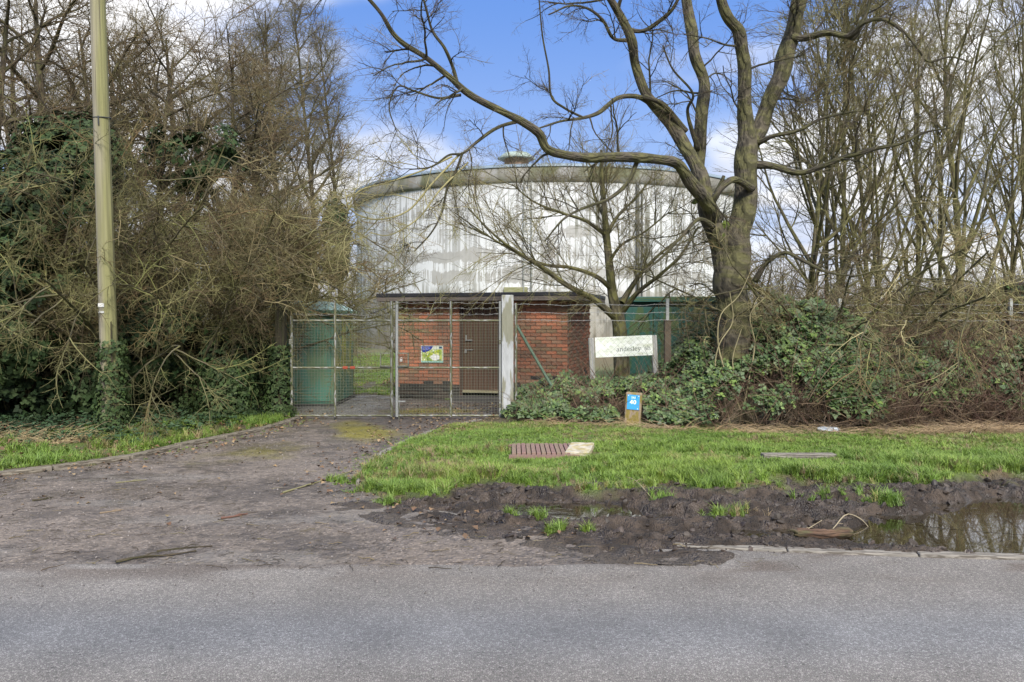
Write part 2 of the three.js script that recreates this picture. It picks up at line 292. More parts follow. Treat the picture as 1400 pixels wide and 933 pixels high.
// verges on both sides of the drive: lawn soil, churned mud along the kerb
{
  const xs = [...range(-16, -2.4, 0.12), ...range(-2.36, 6.4, 0.028), ...range(6.5, 16, 0.15)], zs = [...range(-5.6, -8.7, 0.026), ...range(-8.78, -16, 0.1), ...range(-16.3, -24, 0.4)];
  const g = sheet(xs, zs, vergeY, (x, z, d, y) => {
    const m = mudAt(x, z), f = fbm(x * 3.3, z * 3.3 + 11, 4), f2 = fbm(x * 11, z * 11, 3);
    let c = mix3([0.11, 0.155, 0.03], [0.155, 0.12, 0.06], sst(0.5, 0.68, f));
    if (x < -3) c = mix3(c, [0.085, 0.065, 0.04], Math.max(sst(-11.2, -12.4, z), sst(0.46, 0.6, f)) * 0.85);
    if (x > -0.6 && z < -11.6) c = mix3(c, [0.12, 0.085, 0.055], sst(-11.9, -12.8, z) * 0.8);
    const mud = mix3([0.03, 0.022, 0.016], [0.078, 0.058, 0.043], sst(0.35, 0.7, f2));
    if (d > 0.02) return mix3(mud, [0.085, 0.07, 0.056], sst(0.1, 0.6, d + 0.3 * (f - 0.5)));
    return mix3(c, mud, m);
  }, 1);
  structure(mesh('verge', g, std({ vertexColors: true, bumpMap: rep(dirtBump, 1 / 0.8, 1 / 0.8), bumpScale: 0.05, roughnessMap: rep(dirtRough, 0.7, 0.7), roughness: 1 })));
}
// puddles: flat muddy water lying in the hollows
{
  const water = new THREE.MeshPhysicalMaterial({ color: lin(0.026, 0.02, 0.01), roughness: 0.0, ior: 1.33, specularIntensity: 1, clearcoat: 1, clearcoatRoughness: 0.02, bumpMap: rep(noiseBump, 0.6, 1.1), bumpScale: 0.0012 });
  const shapes = [[pools[0], pools[1], 'wide muddy puddle between kerb and churned mud, mirroring sky and trunks'], [pools[2], pools[3], 'small brown puddle among wheel ruts below the timber cover'], [pools[4], null, 'sliver of brown water in a rut beside the log']];
  for (const [a, b, label] of shapes) {
    const parts = []; for (const q of [a, b]) if (q) { const n = 48, pts = []; for (let i = 0; i < n; i++) { const t = i / n * 2 * Math.PI; let x = q[0] + q[2] * 1.35 * Math.cos(t), z = q[1] + q[3] * 1.35 * Math.sin(t); z = Math.min(z, -5.83 - 0.0 - (x < 3.7 ? 0.03 + 0.13 * (3.7 - x) : 0)); pts.push(new THREE.Vector2(x, -z)); } const s = new THREE.ShapeGeometry(new THREE.Shape(pts)); s.rotateX(-Math.PI / 2); s.translate(0, WATER + (q === b ? 0.0015 : 0), 0); parts.push(s); }
    const o = structure(mesh('puddle', mergeGeometries(parts), water)); o.userData.label = label;
  }
}
// kerbs: one stone after another
function layKerb(name, line, topAt, w, stone, gap, label, mat, skip) {
  const root = structure(group(name)); root.userData.label = label;
  let acc = 0, i0 = 0; const geo = box(stone - gap, 0.22, w, 0, -0.11, 0, 0.014), r = rng(45);
  for (let i = 1; i < line.length; i++) {
    acc += line[i].distanceTo(line[i - 1]);
    if (acc >= stone) { const a = line[i0], b = line[i]; const m = mesh('kerb_stone', geo, mat, root); const top = topAt((a.x + b.x) / 2, (a.z + b.z) / 2); m.position.set((a.x + b.x) / 2, top + (r() - 0.5) * 0.01, (a.z + b.z) / 2); m.rotation.y = -Math.atan2(b.z - a.z, b.x - a.x); m.rotation.z = (r() - 0.5) * 0.015; m.scale.x = a.distanceTo(b) / stone; i0 = i; acc = 0; }
  }
}
const kerbMat = std({ color: lin(0.72, 0.7, 0.66), map: tex(256, 256, (u, v) => { const k = 0.36 * (0.45 + 1.1 * fbm(u * 5, v * 5, 5, 5, 5)), d = sst(0.44, 0.62, fbm(u * 9 + 2, v * 9, 4, 9, 9)); return mix3([k, k * 0.94, k * 0.84], [0.09, 0.075, 0.06], d * 0.75); }), bumpMap: noiseBump, bumpScale: 0.005, roughness: 0.9 });
const fineLine = (l) => smooth(l, 1200);
layKerb('kerb', fineLine(kerbLine), (x, z) => z < -8.2 ? 0.055 : x > 1.6 ? 0.022 : x > 0.9 ? 0.014 : 0.008, 0.1, 0.9, 0.006, 'worn concrete kerb sinking in mud beside the road and lawn', kerbMat);
layKerb('kerb', fineLine(kerbLeft), () => 0.06, 0.125, 0.9, 0.012, 'mossy concrete kerb along the hedge side of the driveway', std({ map: kerbMat.map, color: lin(0.6, 0.56, 0.48), bumpMap: noiseBump, bumpScale: 0.005 }));

const groundY = (x, z) => { const d = insideDrive(x, z); return d > 0 ? Math.max(0.006, vergeY(x, z, d)) : vergeY(x, z, d); };

// ------------------------------------------------------------------ water tank
{
  const R = 10.34, cx = 2.1, D = 43.6, H = 7.4, y0 = 0.2, root = group('water_tank', cx, y0, -D);
  tag(root, 'large round white concrete water tank with peeling paint and dark parapet', 'water tank');
  const wallMap = tex(2048, 768, (u, v) => {       // u once round half the wall (33 m), v over the height; matter only: paint, bare render, algae
    const x = u * 33, y0_ = v * H, y = y0_ + 0.5 * (fbm(x * 1.1 + 3, y0_ * 1.3, 3) - 0.5);
    const band = 0.5 + 0.5 * Math.sin((y + 0.25 * fbm(x * 0.4, 3, 2)) * 2 * Math.PI / 0.95), lift = Math.floor(y / 0.95);
    const area = fbm(x * 0.42 + lift * 7.7, lift * 3.1 + 0.5, 3), streak = fbm(x * 6.5, y * 0.45 + 20, 4), str2 = fbm(x * 22 + 5, y * 0.7, 3), rag = fbm(x * 5, y * 4, 4);
    const amount = sst(0.3, 0.62, area) * (0.35 + 0.65 * sst(0.15, 0.7, 1 - band)) * sst(7.4, 5.6, y) * mix(1, 0.75, sst(4, 16, x));
    const peel = sst(0.52, 0.565, amount * 0.36 + 0.34 * streak + 0.34 * str2 + 0.14 * (rag - 0.5));
    const w = 0.58 + 0.13 * fbm(x * 0.7, y * 1.1 + 4, 4); let c = [w * 0.98, w, w * 1.0]; const rain = sst(0.55, 0.63, fbm(x * 15 + 3, y * 0.2, 4)); c = mix3(c, [0.24, 0.235, 0.21], rain * 0.6 * sst(0.35, 0.6, fbm(x * 0.5 + 60, y * 0.35, 3)));
    const g = 0.3 + 0.1 * rag; c = mix3(c, [g, g * 0.975, g * 0.9], peel * 0.9);
    const line = Math.abs(mod(y, 0.95) - 0.47) < 0.022 ? 0.4 * sst(0.45, 0.6, fbm(x * 1.2, lift * 5, 4)) : 0; c = mix3(c, [0.16, 0.155, 0.13], line);
    const drip = sst(0.6, 0.66, fbm(x * 9 + 40, y * 0.28 + lift * 0.1, 3)) * sst(0.4, 0.6, fbm(x * 0.6 + 9, y * 0.5, 3)); c = mix3(c, [0.15, 0.15, 0.11], drip * 0.75);
    const foot = sst(3.1, 2.1, y + 1.2 * (streak - 0.5) + 0.8 * (rag - 0.5)); c = mix3(c, mix3(mix3([0.3, 0.28, 0.235], [0.11, 0.1, 0.075], sst(0.42, 0.62, 0.5 * streak + 0.5 * rag)), [0.15, 0.115, 0.065], 0.8 * sst(1.6, 0.6, y)), foot * 0.85);
    const top = sst(6.9, 7.4, y + 1.0 * (str2 - 0.5)); c = mix3(c, [0.33, 0.32, 0.28], top * 0.5);
    return c;
  });
  const wall = std({ map: wallMap, bumpMap: noiseBump, bumpScale: 0.01, roughness: 0.85 });
  const prof = (pts, m, name, seg = 128) => mesh(name, new THREE.LatheGeometry(pts.map(([a, b]) => new THREE.Vector2(a, b)), seg), m, root);
  const w = prof([[R, 0], [R, H]], wall, 'wall', 160); { const uv = w.geometry.attributes.uv; for (let i = 0; i < uv.count; i++) uv.setX(i, mod(uv.getX(i) * 2, 4) + 0.0); }
  w.rotation.y = 2.2;
  prof([[R - 0.3, -0.2], [R + 0.35, -0.2], [R + 0.35, 0.12], [R + 0.01, 0.2]], concrete, 'footing');
  const para = std({ map: tex(2048, 64, (u, v) => { const x = u * 66, s = fbm(x * 2.2, v * 0.7, 4), m = sst(0.5, 0.68, fbm(x * 0.7 + 30, v, 4)), p = sst(0.6, 0.7, fbm(x * 1.4 + 3, v * 0.5 + 8, 3)); const k = 0.2 * (0.4 + 1.1 * s); return mix3(mix3([k * 1.05, k, k * 0.86], [0.09, 0.1, 0.035], m * 0.75), [0.3, 0.3, 0.29], p * 0.6); }), bumpMap: noiseBump, bumpScale: 0.01 });
  prof([[R + 0.01, H - 0.12], [R + 0.16, H], [R + 0.16, H + 0.5], [R - 0.4, H + 0.52]], para, 'parapet');
  const cop = std({ color: lin(0.2, 0.26, 0.31), roughness: 0.5 });
  prof([[R + 0.19, H + 0.49], [R + 0.21, H + 0.5], [R + 0.2, H + 0.62], [R - 0.45, H + 0.62]], cop, 'coping');
  prof([[R - 0.44, H + 0.52], [R * 0.6, H + 0.75], [0, H + 0.95]], std({ color: lin(0.3, 0.31, 0.3) }), 'roof', 64);
  // vent turret on the roof
  const at = (px, depth) => [(px - 700) / F * depth - cx, D - depth];
  const [vx, vz] = at(706, 34.6);
  const vent = mesh('vent_turret', new THREE.CylinderGeometry(0.52, 0.52, 0.6, 12), std({ color: lin(0.2, 0.13, 0.09) }), root); vent.position.set(vx, H + 0.86, vz);
  const cap = mesh('vent_cap', new THREE.CylinderGeometry(0.58, 0.78, 0.18, 8), std({ color: lin(0.3, 0.37, 0.32), roughness: 0.6 }), vent); cap.position.set(0, 0.37, 0);
  const rim = mesh('vent_rim', new THREE.CylinderGeometry(0.82, 0.82, 0.07, 8), std({ color: lin(0.34, 0.4, 0.35) }), vent); rim.position.set(0, 0.255, 0);
  // pipes and ladder fixed to the wall
  const onWall = (px, off) => { let d = 33; for (let k = 0; k < 12; k++) { const X = (px - 700) / F * d - cx; d = D - Math.sqrt(Math.max(0.1, (R + off) ** 2 - X * X)); } return [(px - 700) / F * d - cx, D - d]; };
  const metal = std({ color: lin(0.12, 0.12, 0.11), roughness: 0.7 });
  for (const [px, y1, r, off] of [[872, H - 0.1, 0.07, 0.12], [878, H - 0.4, 0.035, 0.1], [1024, H - 0.2, 0.06, 0.1]]) { const [x, z] = onWall(px, off); mesh('downpipe', new MB().tube([V(x, 0.1, z), V(x, y1 * 0.5, z), V(x, y1, z)], () => r, 8).geo(), metal, root); for (const hy of [1.6, 3.6, 5.6]) mesh('pipe_bracket', box(r * 3.4, 0.07, off + r, x, hy, z - off * 0.4), metal, root); }
  const lad = mesh('ladder', (() => { const b = new MB(); for (const px of [716, 727]) { const [x, z] = onWall(px, 0.16); b.tube([V(x, 1.9, z), V(x, H - 0.1, z)], () => 0.022, 6); } return b.geo(); })(), std({ color: lin(0.3, 0.31, 0.28), roughness: 0.6 }), root);
  { const [x1, z1] = onWall(716, 0.16), [x2, z2] = onWall(727, 0.16); const g = new MB().tube([V(x1, 0, z1), V(x2, 0, z2)], () => 0.014, 5).geo(); for (let y = 2.1; y < H - 0.2; y += 0.3) { const m = mesh('rung', g, lad.material, lad); m.position.y = y; } }
  { const [x, z] = onWall(705, 0.05); const m = mesh('mossy_hatch', box(1.0, 0.42, 0.12, 0, 0, 0, 0.02), std({ map: tex(128, 64, (u, v) => mix3([0.16, 0.17, 0.04], [0.3, 0.29, 0.2], fbm(u * 8, v * 8, 4, 8, 8))) }), root); m.position.set(x, 2.72, z); m.rotation.y = Math.atan2(x, z); }
}

// ------------------------------------------------------------------ brick building with flat roof
{
  const turn = -16 * Math.PI / 180, dep0 = 16.78, cX = (776 - 700) / F * dep0, root = group('brick_pump_house', cX, 0.02, -dep0, turn);
  tag(root, 'small red brick pump house with flat black roof and brown door', 'building');
  // own axes: the corner nearest the road is the origin, x runs back along the front towards the gate's middle (negative), z towards the viewer
  const Wf = 3.9, Wd = 2.6, Hh = 2.12, doorX0 = -2.33 + 0.3, doorX1 = -1.22, doorH = 1.98, mort = std({ color: lin(0.26, 0.19, 0.14), bumpMap: noiseBump, bumpScale: 0.004 });
  const dx0 = -2.395, dx1 = -1.467;
  mesh('wall', mergeGeometries([box(-dx1 - 0.0, Hh, 0.09, dx1 / 2, Hh / 2, -0.06), box(Wf + dx0, Hh, 0.09, (-Wf + dx0) / 2, Hh / 2, -0.06), box(dx1 - dx0, Hh - doorH - 0.12, 0.09, (dx0 + dx1) / 2, (Hh + doorH + 0.12) / 2, -0.06), box(0.09, Hh, Wd - 0.11, -0.06, Hh / 2, -Wd / 2 - 0.055), box(0.1, Hh, Wd - 0.11, -Wf + 0.06, Hh / 2, -Wd / 2 - 0.055), box(Wf - 0.24, Hh, 0.1, -Wf / 2, Hh / 2, -Wd + 0.04)]), mort, root);
  const r = rng(41), L = 0.2155, Hb = 0.0655, pitch = 0.2255, course = 0.0755;
  const bt = [tex(64, 32, (u, v) => { const k = 0.55 + 0.9 * fbm(u * 8, v * 6, 4, 8, 6); return [0.5 * k, 0.5 * k, 0.5 * k]; })];
  const cols = [[0.25, 0.088, 0.052], [0.22, 0.08, 0.05], [0.19, 0.078, 0.05], [0.27, 0.1, 0.06], [0.16, 0.075, 0.05], [0.23, 0.11, 0.072], [0.17, 0.092, 0.055], [0.31, 0.1, 0.058]].map(c => std({ color: lin(c[0] * 2.55, c[1] * 3.0, c[2] * 2.75), map: bt[0], bumpMap: noiseBump, bumpScale: 0.003 }));
  const sooty = [[0.035, 0.032, 0.028], [0.05, 0.045, 0.036], [0.07, 0.055, 0.042]].map(c => std({ color: lin(...c.map(q => q * 1.9)), map: bt[0] }));
  const full = box(L, Hb, 0.1, 0, 0, 0, 0.004), half = box(L / 2 - 0.005, Hb, 0.1, 0, 0, 0, 0.004);
  const list = [];
  const rows = Math.floor(Hh / course);
  for (let j = 0; j < rows; j++) {
    const y = 0.01 + j * course + Hb / 2, off = j % 2 ? pitch / 2 : 0;
    const segs = y < doorH + 0.1 ? [[-Wf, dx0], [dx1, 0]] : [[-Wf, 0]];
    for (const [xa, xb] of segs) { let x = xa, first = true; while (x < xb - 0.03) { let l = first && j % 2 ? L / 2 - 0.005 : L; first = false; l = Math.min(l, xb - x); if (xb - (x + l + 0.01) < 0.04) l = xb - x; list.push([x + l / 2, y, -0.042 + (r() - 0.5) * 0.005, 0, full, j, (xb === dx0 && x + l > dx0 - 0.12) ? 1 : 0, l / L]); x += l + 0.01; } }
    for (let i = 0; i < 11; i++) { const z = -0.107 - i * pitch - (j % 2 ? 0 : pitch / 2) - L / 2 + 0.11; if (z - L / 2 < -Wd || z + L / 2 > -0.095) continue; list.push([-0.042 + (r() - 0.5) * 0.004, y, z, Math.PI / 2, full, j]); }
  }
  const key = (b) => (b[3] ? 1000 : 0) + Math.abs(b[1] - 1.3) * 10 + Math.abs(b[0] + 2.2) * 2; list.sort((a, b) => key(a) - key(b));
  const rest = [];
  list.forEach((b, n) => {
    const dark = b[5] + 1.6 * r() < 4.4 || (b[5] < 8 && r() < 0.12), m = dark ? sooty[Math.floor(r() * 3)] : b[6] ? cols[r() < 0.6 ? 3 : 7] : cols[Math.floor(r() * 8)];
    if (n < 296) { const o = mesh('brick', b[4], m, root); o.position.set(b[0], b[1], b[2]); o.rotation.y = b[3]; o.scale.x = b[7] ?? 1; }
    else rest.push([b, m]);
  });
  const byMat = new Map(); for (const [b, m] of rest) { const g = b[4].clone(); g.scale(b[7] ?? 1, 1, 1); g.rotateY(b[3]); g.translate(b[0], b[1], b[2]); if (!byMat.has(m)) byMat.set(m, []); byMat.get(m).push(g); }
  for (const [m, gs] of byMat) stuff(mesh('brickwork', mergeGeometries(gs), m, root));
  // door: boards in a frame, a step, handle and lock
  const wood = std({ map: tex(128, 512, (u, v) => { const g = fbm(u * 30, v * 5, 4, 30, 5), m = sst(0.5, 0.7, fbm(u * 3, v * 4, 4, 3, 4)); const k = 0.5 + 0.8 * g; return mix3([0.115 * k, 0.06 * k, 0.034 * k], [0.11 * k, 0.078 * k, 0.038 * k], m); }), roughness: 0.7 });
  const door = mesh('door', box(dx1 - dx0 - 0.1, doorH - 0.1, 0.03, (dx0 + dx1) / 2, doorH / 2 + 0.1, -0.11), wood, root);
  const bw = (dx1 - dx0 - 0.12) / 7; for (let i = 0; i < 7; i++) mesh('board', box(bw - 0.007, doorH - 0.13, 0.014, dx0 + 0.06 + bw * (i + 0.5), doorH / 2 + 0.1, -0.088), wood, door);
  mesh('weather_bar', box(dx1 - dx0 - 0.12, 0.05, 0.04, (dx0 + dx1) / 2, 0.17, -0.06), std({ color: lin(0.3, 0.27, 0.16) }), door);
  const chrome = std({ color: lin(0.5, 0.49, 0.45), roughness: 0.35, metalness: 0.6 });
  mesh('lever_handle', mergeGeometries([box(0.035, 0.11, 0.012, dx0 + 0.13, 1.33, -0.074), box(0.16, 0.018, 0.022, dx0 + 0.2, 1.28, -0.052)]), chrome, door);
  mesh('lock_plate', mergeGeometries([box(0.045, 0.09, 0.014, dx0 + 0.12, 1.04, -0.073), box(0.13, 0.014, 0.016, dx0 + 0.22, 1.07, -0.064)]), chrome, door);
  const fr = std({ color: lin(0.07, 0.045, 0.03) });
  mesh('door_frame', mergeGeometries([box(0.05, doorH + 0.1, 0.09, dx0 + 0.027, doorH / 2 + 0.05, -0.08), box(0.05, doorH + 0.1, 0.09, dx1 - 0.027, doorH / 2 + 0.05, -0.08), box(dx1 - dx0 - 0.11, 0.06, 0.09, (dx0 + dx1) / 2, doorH + 0.065, -0.08)]), fr, root);
  mesh('door_step', box(dx1 - dx0 + 0.1, 0.1, 0.35, (dx0 + dx1) / 2, 0.03, 0.12, 0.01), std({ color: lin(0.06, 0.055, 0.05) }), root);
  // roof slab
  const slabMat = std({ map: tex(512, 64, (u, v) => { const k = fbm(u * 40, v * 4, 4, 40, 4), m = sst(0.45, 0.7, fbm(u * 14, v * 2 + 3, 3, 14, 2)); return mix3([0.07 + 0.07 * k, 0.058 + 0.06 * k, 0.05 + 0.05 * k], [0.18, 0.15, 0.13], m * 0.6); }) });
  const ov = 0.31, sw = Wf + 2 * ov, sd = Wd + 2 * ov;
  const slab = mesh('roof_slab', box(sw, 0.09, sd, -Wf / 2, Hh + 0.045, -Wd / 2, 0.008), slabMat, root);
  mesh('felt_edge', box(sw + 0.02, 0.085, sd + 0.02, -Wf / 2, Hh + 0.134, -Wd / 2, 0.012), std({ color: lin(0.022, 0.022, 0.026), roughness: 0.5 }), root);
  // notice on the wall
  const c = document.createElement('canvas'); c.width = 256; c.height = 184; const q = c.getContext('2d');
  q.fillStyle = '#dfe4cf'; q.fillRect(0, 0, 256, 184); q.fillStyle = '#c4d48a'; q.fillRect(10, 40, 236, 136);
  const pr = rng(8); for (let i = 0; i < 60; i++) { q.fillStyle = ['#a9b83a', '#cfd84e', '#e6ea9a', '#8fae4c', '#f3f3dd'][Math.floor(pr() * 5)]; q.beginPath(); q.ellipse(30 + pr() * 200, 50 + pr() * 110, 5 + pr() * 18, 4 + pr() * 20, pr() * 3, 0, 7); q.fill(); }
  q.fillStyle = '#f0f1e8'; q.beginPath(); q.ellipse(165, 128, 52, 34, 0, 0, 7); q.fill(); q.fillStyle = '#9fcabb'; q.fillRect(0, 166, 256, 18);
  q.fillStyle = '#2b3c9c'; q.beginPath(); q.moveTo(6, 4); q.lineTo(140, 4); q.quadraticCurveTo(120, 64, 30, 76); q.lineTo(6, 60); q.fill();
  q.fillStyle = '#8f9be0'; for (const [x, y, w] of [[16, 14, 84], [16, 28, 90], [16, 42, 70]]) q.fillRect(x, y, w, 6); q.fillStyle = '#2e5a78'; q.fillRect(208, 10, 34, 22); q.fillRect(190, 150, 44, 10);
  const ct = new THREE.CanvasTexture(c); ct.colorSpace = THREE.SRGBColorSpace;
  const nb = mesh('notice_board', box(0.52, 0.37, 0.012, 0, 0, 0), [0, 0, 0, 0, 1, 0].map(k => k ? std({ map: ct, roughness: 0.4 }) : std({ color: lin(0.4, 0.42, 0.4) })));
  root.updateMatrixWorld(); nb.position.copy(V(-3.02, 0.97, 0.018).applyMatrix4(root.matrixWorld)); nb.rotation.y = turn;
  tag(nb, 'small printed notice with blue corner fixed to the brick wall', 'notice');
}

// ------------------------------------------------------------------ green kiosks
{
  const gx0 = -5.02, gx1 = -3.58, gz0 = -16.2, gz1 = -18.1, hE = 1.83, root = group('green_kiosk', (gx0 + gx1) / 2, 0.01, (gz0 + gz1) / 2), w = gx1 - gx0, d = gz0 - gz1;
  tag(root, 'pale green fibreglass kiosk with domed lid behind the mesh gate', 'kiosk');
  const skin = (seed, algae) => std({ map: tex(256, 256, (u, v) => { const s = fbm(u * 22 + seed, v * 1.6, 4), m = sst(0.48, 0.66, fbm(u * 6 + seed, v * 2.5, 4)), a = algae * sst(0.5, 0.6, fbm(u * 9 + seed * 3, v * 1.2 + 7, 3)) * sst(0.2, 0.55, v); let c = mix3([0.065, 0.19, 0.13], [0.105, 0.255, 0.185], s); c = mix3(c, [0.13, 0.2, 0.1], m * 0.7); return mix3(c, [0.38, 0.4, 0.03], a * 0.8); }), roughness: 0.5 });
  const body = mesh('cabinet', box(w, hE, d, 0, hE / 2, 0, 0.05), [skin(6, 1), skin(2, 0), skin(2, 0), skin(2, 0), skin(4, 0.08), skin(4, 0)][4], root);
  mesh('side_panel', box(0.03, hE - 0.12, d - 0.2, w / 2 + 0.012, hE / 2, 0, 0.01), skin(5, 1), body);
  mesh('door', box(w / 2 - 0.09, hE - 0.16, 0.03, -w / 4 + 0.02, hE / 2, d / 2 + 0.012, 0.012), skin(9, 0), body);
  mesh('door', box(w / 2 - 0.09, hE - 0.16, 0.03, w / 4 - 0.02, hE / 2, d / 2 + 0.012, 0.012), skin(13, 0.1), body);
  mesh('door_handle', box(0.14, 0.035, 0.04, 0.02 - w / 2 + 0.3, hE * 0.82, d / 2 + 0.05, 0.008), std({ color: lin(0.02, 0.02, 0.02) }), body);
  const lidM = std({ map: tex(256, 128, (u, v) => { const n = fbm(u * 10, v * 10, 5, 10, 10); return mix3([0.26, 0.42, 0.37], [0.42, 0.55, 0.5], n); }), roughness: 0.55 });
  const lw = w + 0.16, ld = d + 0.16, n = 14, pos = [], idx = [], uvs = [];
  for (let j = 0; j <= n; j++) for (let i = 0; i <= n; i++) { const x = (i / n - 0.5) * 2, z = (j / n - 0.5) * 2, hh = 0.21 * Math.pow(Math.max(0, (1 - Math.pow(Math.abs(x), 2.4)) * (1 - Math.pow(Math.abs(z), 2.4))), 0.55); pos.push(x * lw / 2, hE + 0.09 + hh, z * ld / 2); uvs.push(i / n, j / n); }
  for (let j = 0; j < n; j++) for (let i = 0; i < n; i++) { const a = j * (n + 1) + i; idx.push(a, a + n + 1, a + 1, a + 1, a + n + 1, a + n + 2); }
  const lg = new THREE.BufferGeometry(); lg.setAttribute('position', new THREE.Float32BufferAttribute(pos, 3)); lg.setAttribute('uv', new THREE.Float32BufferAttribute(uvs, 2)); lg.setIndex(idx); lg.computeVertexNormals();
  const lid = mesh('lid', lg, lidM, root);
  mesh('lid_skirt', box(lw, 0.1, ld, 0, hE + 0.04, 0, 0.012), skin(3, 0.1), lid);
  mesh('plinth', box(w + 0.1, 0.05, d + 0.1, 0, 0.012, 0, 0.01), std({ color: lin(0.05, 0.05, 0.045) }), root);
}
{
  const root = group('dark_green_kiosk', 4.35, 0.02, -21.6); tag(root, 'dark green steel kiosk with flat lid behind the chain link fence', 'kiosk');
  const m = std({ map: tex(256, 256, (u, v) => { const a = sst(0.47, 0.62, fbm(u * 5, v * 4, 4, 5, 4)), s = fbm(u * 16, v * 3, 3, 16, 3); return mix3(mix3([0.012, 0.065, 0.05], [0.018, 0.09, 0.07], s), [0.05, 0.085, 0.02], a * 0.85); }), roughness: 0.45 });
  const W = 2.9, H = 2.18, Dp = 1.8;
  const b = mesh('cabinet', box(W, H, Dp, 0, H / 2, 0, 0.02), m, root);
  for (let i = 0; i < 4; i++) { const dx = -W / 2 + W / 8 + i * W / 4; const dr = mesh('door', box(W / 4 - 0.03, H - 0.25, 0.03, dx, H / 2, Dp / 2 + 0.016, 0.008), m, b); mesh('handle', box(0.03, 0.16, 0.03, dx + W / 8 - 0.1, H * 0.52, Dp / 2 + 0.045), std({ color: lin(0.1, 0.1, 0.1) }), dr); }
  mesh('lid', box(W + 0.18, 0.14, Dp + 0.3, 0, H + 0.07, 0.02, 0.015), m, root);
  mesh('plinth', box(W + 0.1, 0.16, Dp + 0.1, 0, 0, 0), concrete, root);
}

{ const a = P(531, 421, 17.6), b = V(-3.62, 1.86, -16.6), m = a.clone().lerp(b, 0.5); m.y -= 0.09; const o = mesh('hanging_cable', new MB().tube(smooth([a, m, b], 14), () => 0.012, 6).geo(), std({ color: lin(0.03, 0.035, 0.045) })); tag(o, 'dark cable sagging between the kiosk lid and the pump house', 'cable'); }
// ------------------------------------------------------------------ gates, posts and fence
const GZ = -13.95;
const gy = (py) => EYE + (HZ - py) / F * -GZ, gxp = (px) => (px - 700) / F * -GZ;
const rustRed = std({ color: lin(0.3, 0.06, 0.03) });
function tubeBar(a, b, r, mat, name, parent, sides = 8) { return mesh(name, new MB().tube([a, a.clone().lerp(b, 0.5), b], () => r, sides, true).geo(), mat, parent); }
function gateLeaf(px0, px1, pxMid, barbs, label, lockSide) {
  const x0 = gxp(px0), x1 = gxp(px1), xm = gxp(pxMid), root = group('gate_leaf', x0, 0.0, GZ); tag(root, label, 'gate', 'pair of mesh gate leaves across the drive');
  const yb = 0.07, ym = gy(503), yt = gy(438.5), yp = gy(412), X = (x) => x - x0;
  const tall = [x0, xm, x1];
  for (const x of tall) { tubeBar(V(X(x), 0.05, 0), V(X(x), x === x0 && !barbs ? gy(432) : yp, 0), x === xm ? 0.024 : 0.028, barbs && x !== xm ? galvBright : galv, 'stile', root); }
  for (const y of [yb, ym, yt]) for (const [a, b] of [[x0, xm], [xm, x1]]) tubeBar(V(X(a) + 0.024, y, 0), V(X(b) - 0.024, y, 0), 0.018, galv, 'rail', root);
  for (const [a, b] of [[x0, xm], [xm, x1]]) {       // weld mesh, 50 mm squares of thin wire
    const g = []; const n = Math.round((b - a) / 0.05), m = Math.round((yt - yb) / 0.05);
    for (let i = 1; i < n; i++) g.push(box(0.0031, yt - yb, 0.0031, X(a) + (b - a) * i / n, (yt + yb) / 2, 0.012));
    for (let j = 1; j < m; j++) g.push(box(b - a, 0.0031, 0.0031, X((a + b) / 2), yb + (yt - yb) * j / m, 0.016));
    stuff(mesh('mesh_panel', mergeGeometries(g), std({ color: lin(0.16, 0.165, 0.12), roughness: 0.7 }), root));
  }
  const bw = std({ color: lin(0.25, 0.25, 0.23), roughness: 0.5 });
  for (const py of barbs ? [414, 421.5, 429.5] : [430]) {
    const b = new MB(), y = gy(py), pts = []; for (let i = 0; i <= 20; i++) pts.push(V(X(x0) + (x1 - x0) * i / 20, y + 0.01 * Math.sin(i * 1.7) - 0.012 * Math.sin(Math.PI * ((i / 10) % 1)), 0)); b.tube(pts, () => 0.0035, 4);
    for (let i = 0; i < 15; i++) { const x = X(x0) + (x1 - x0) * (i + 0.5) / 15; b.tube([V(x - 0.02, y - 0.016, 0.01), V(x + 0.02, y + 0.016, -0.01)], () => 0.0022, 3); b.tube([V(x - 0.02, y + 0.016, -0.01), V(x + 0.02, y - 0.016, 0.01)], () => 0.0022, 3); }
    b.build('barbed_wire', bw, root);
  }
  for (const y of [0.25, 1.35]) mesh('hinge', box(0.07, 0.09, 0.06, lockSide > 0 ? X(x0) - 0.01 : X(x1) + 0.01, y, 0, 0.01), galv, root);
  const lx = lockSide > 0 ? X(x1) - 0.1 : X(x0) + 0.11, yl = gy(492);
  mesh('lock_shroud', mergeGeometries([box(0.18, 0.018, 0.05, lx, yl + 0.11, 0.02), box(0.018, 0.23, 0.05, lx + (lockSide > 0 ? -0.09 : 0.09), yl, 0.02), box(0.18, 0.018, 0.05, lx, yl - 0.11, 0.02)]), galv, root);
  if (lockSide > 0) { for (const px of [472, 482]) mesh('rust_patch', box(0.09, 0.05, 0.05, X(gxp(px)), ym, 0.004, 0.012), rustRed, root); }
  else { mesh('padlock', mergeGeometries([box(0.05, 0.05, 0.03, lx - 0.03, yl - 0.01, 0.045, 0.008), new THREE.TorusGeometry(0.02, 0.005, 5, 10, Math.PI).toNonIndexed().translate(lx - 0.03, yl + 0.02, 0.045)]), std({ color: lin(0.6, 0.58, 0.52), roughness: 0.3, metalness: 0.6 }), root); tubeBar(V(X(x0) + 0.04, 0.006, 0.02), V(X(x0) + 0.04, 0.42, 0.02), 0.01, galv, 'drop_bolt', root); mesh('bolt_handle', box(0.12, 0.02, 0.02, X(x0) + 0.09, 0.32, 0.02), galvBright, root); }
}
gateLeaf(398.5, 535.5, 458, false, 'mossy mesh gate leaf hung from the ivy covered post', 1);
gateLeaf(542.5, 684, 616.5, true, 'mesh gate leaf with barbed strands hung on the concrete post', -1);
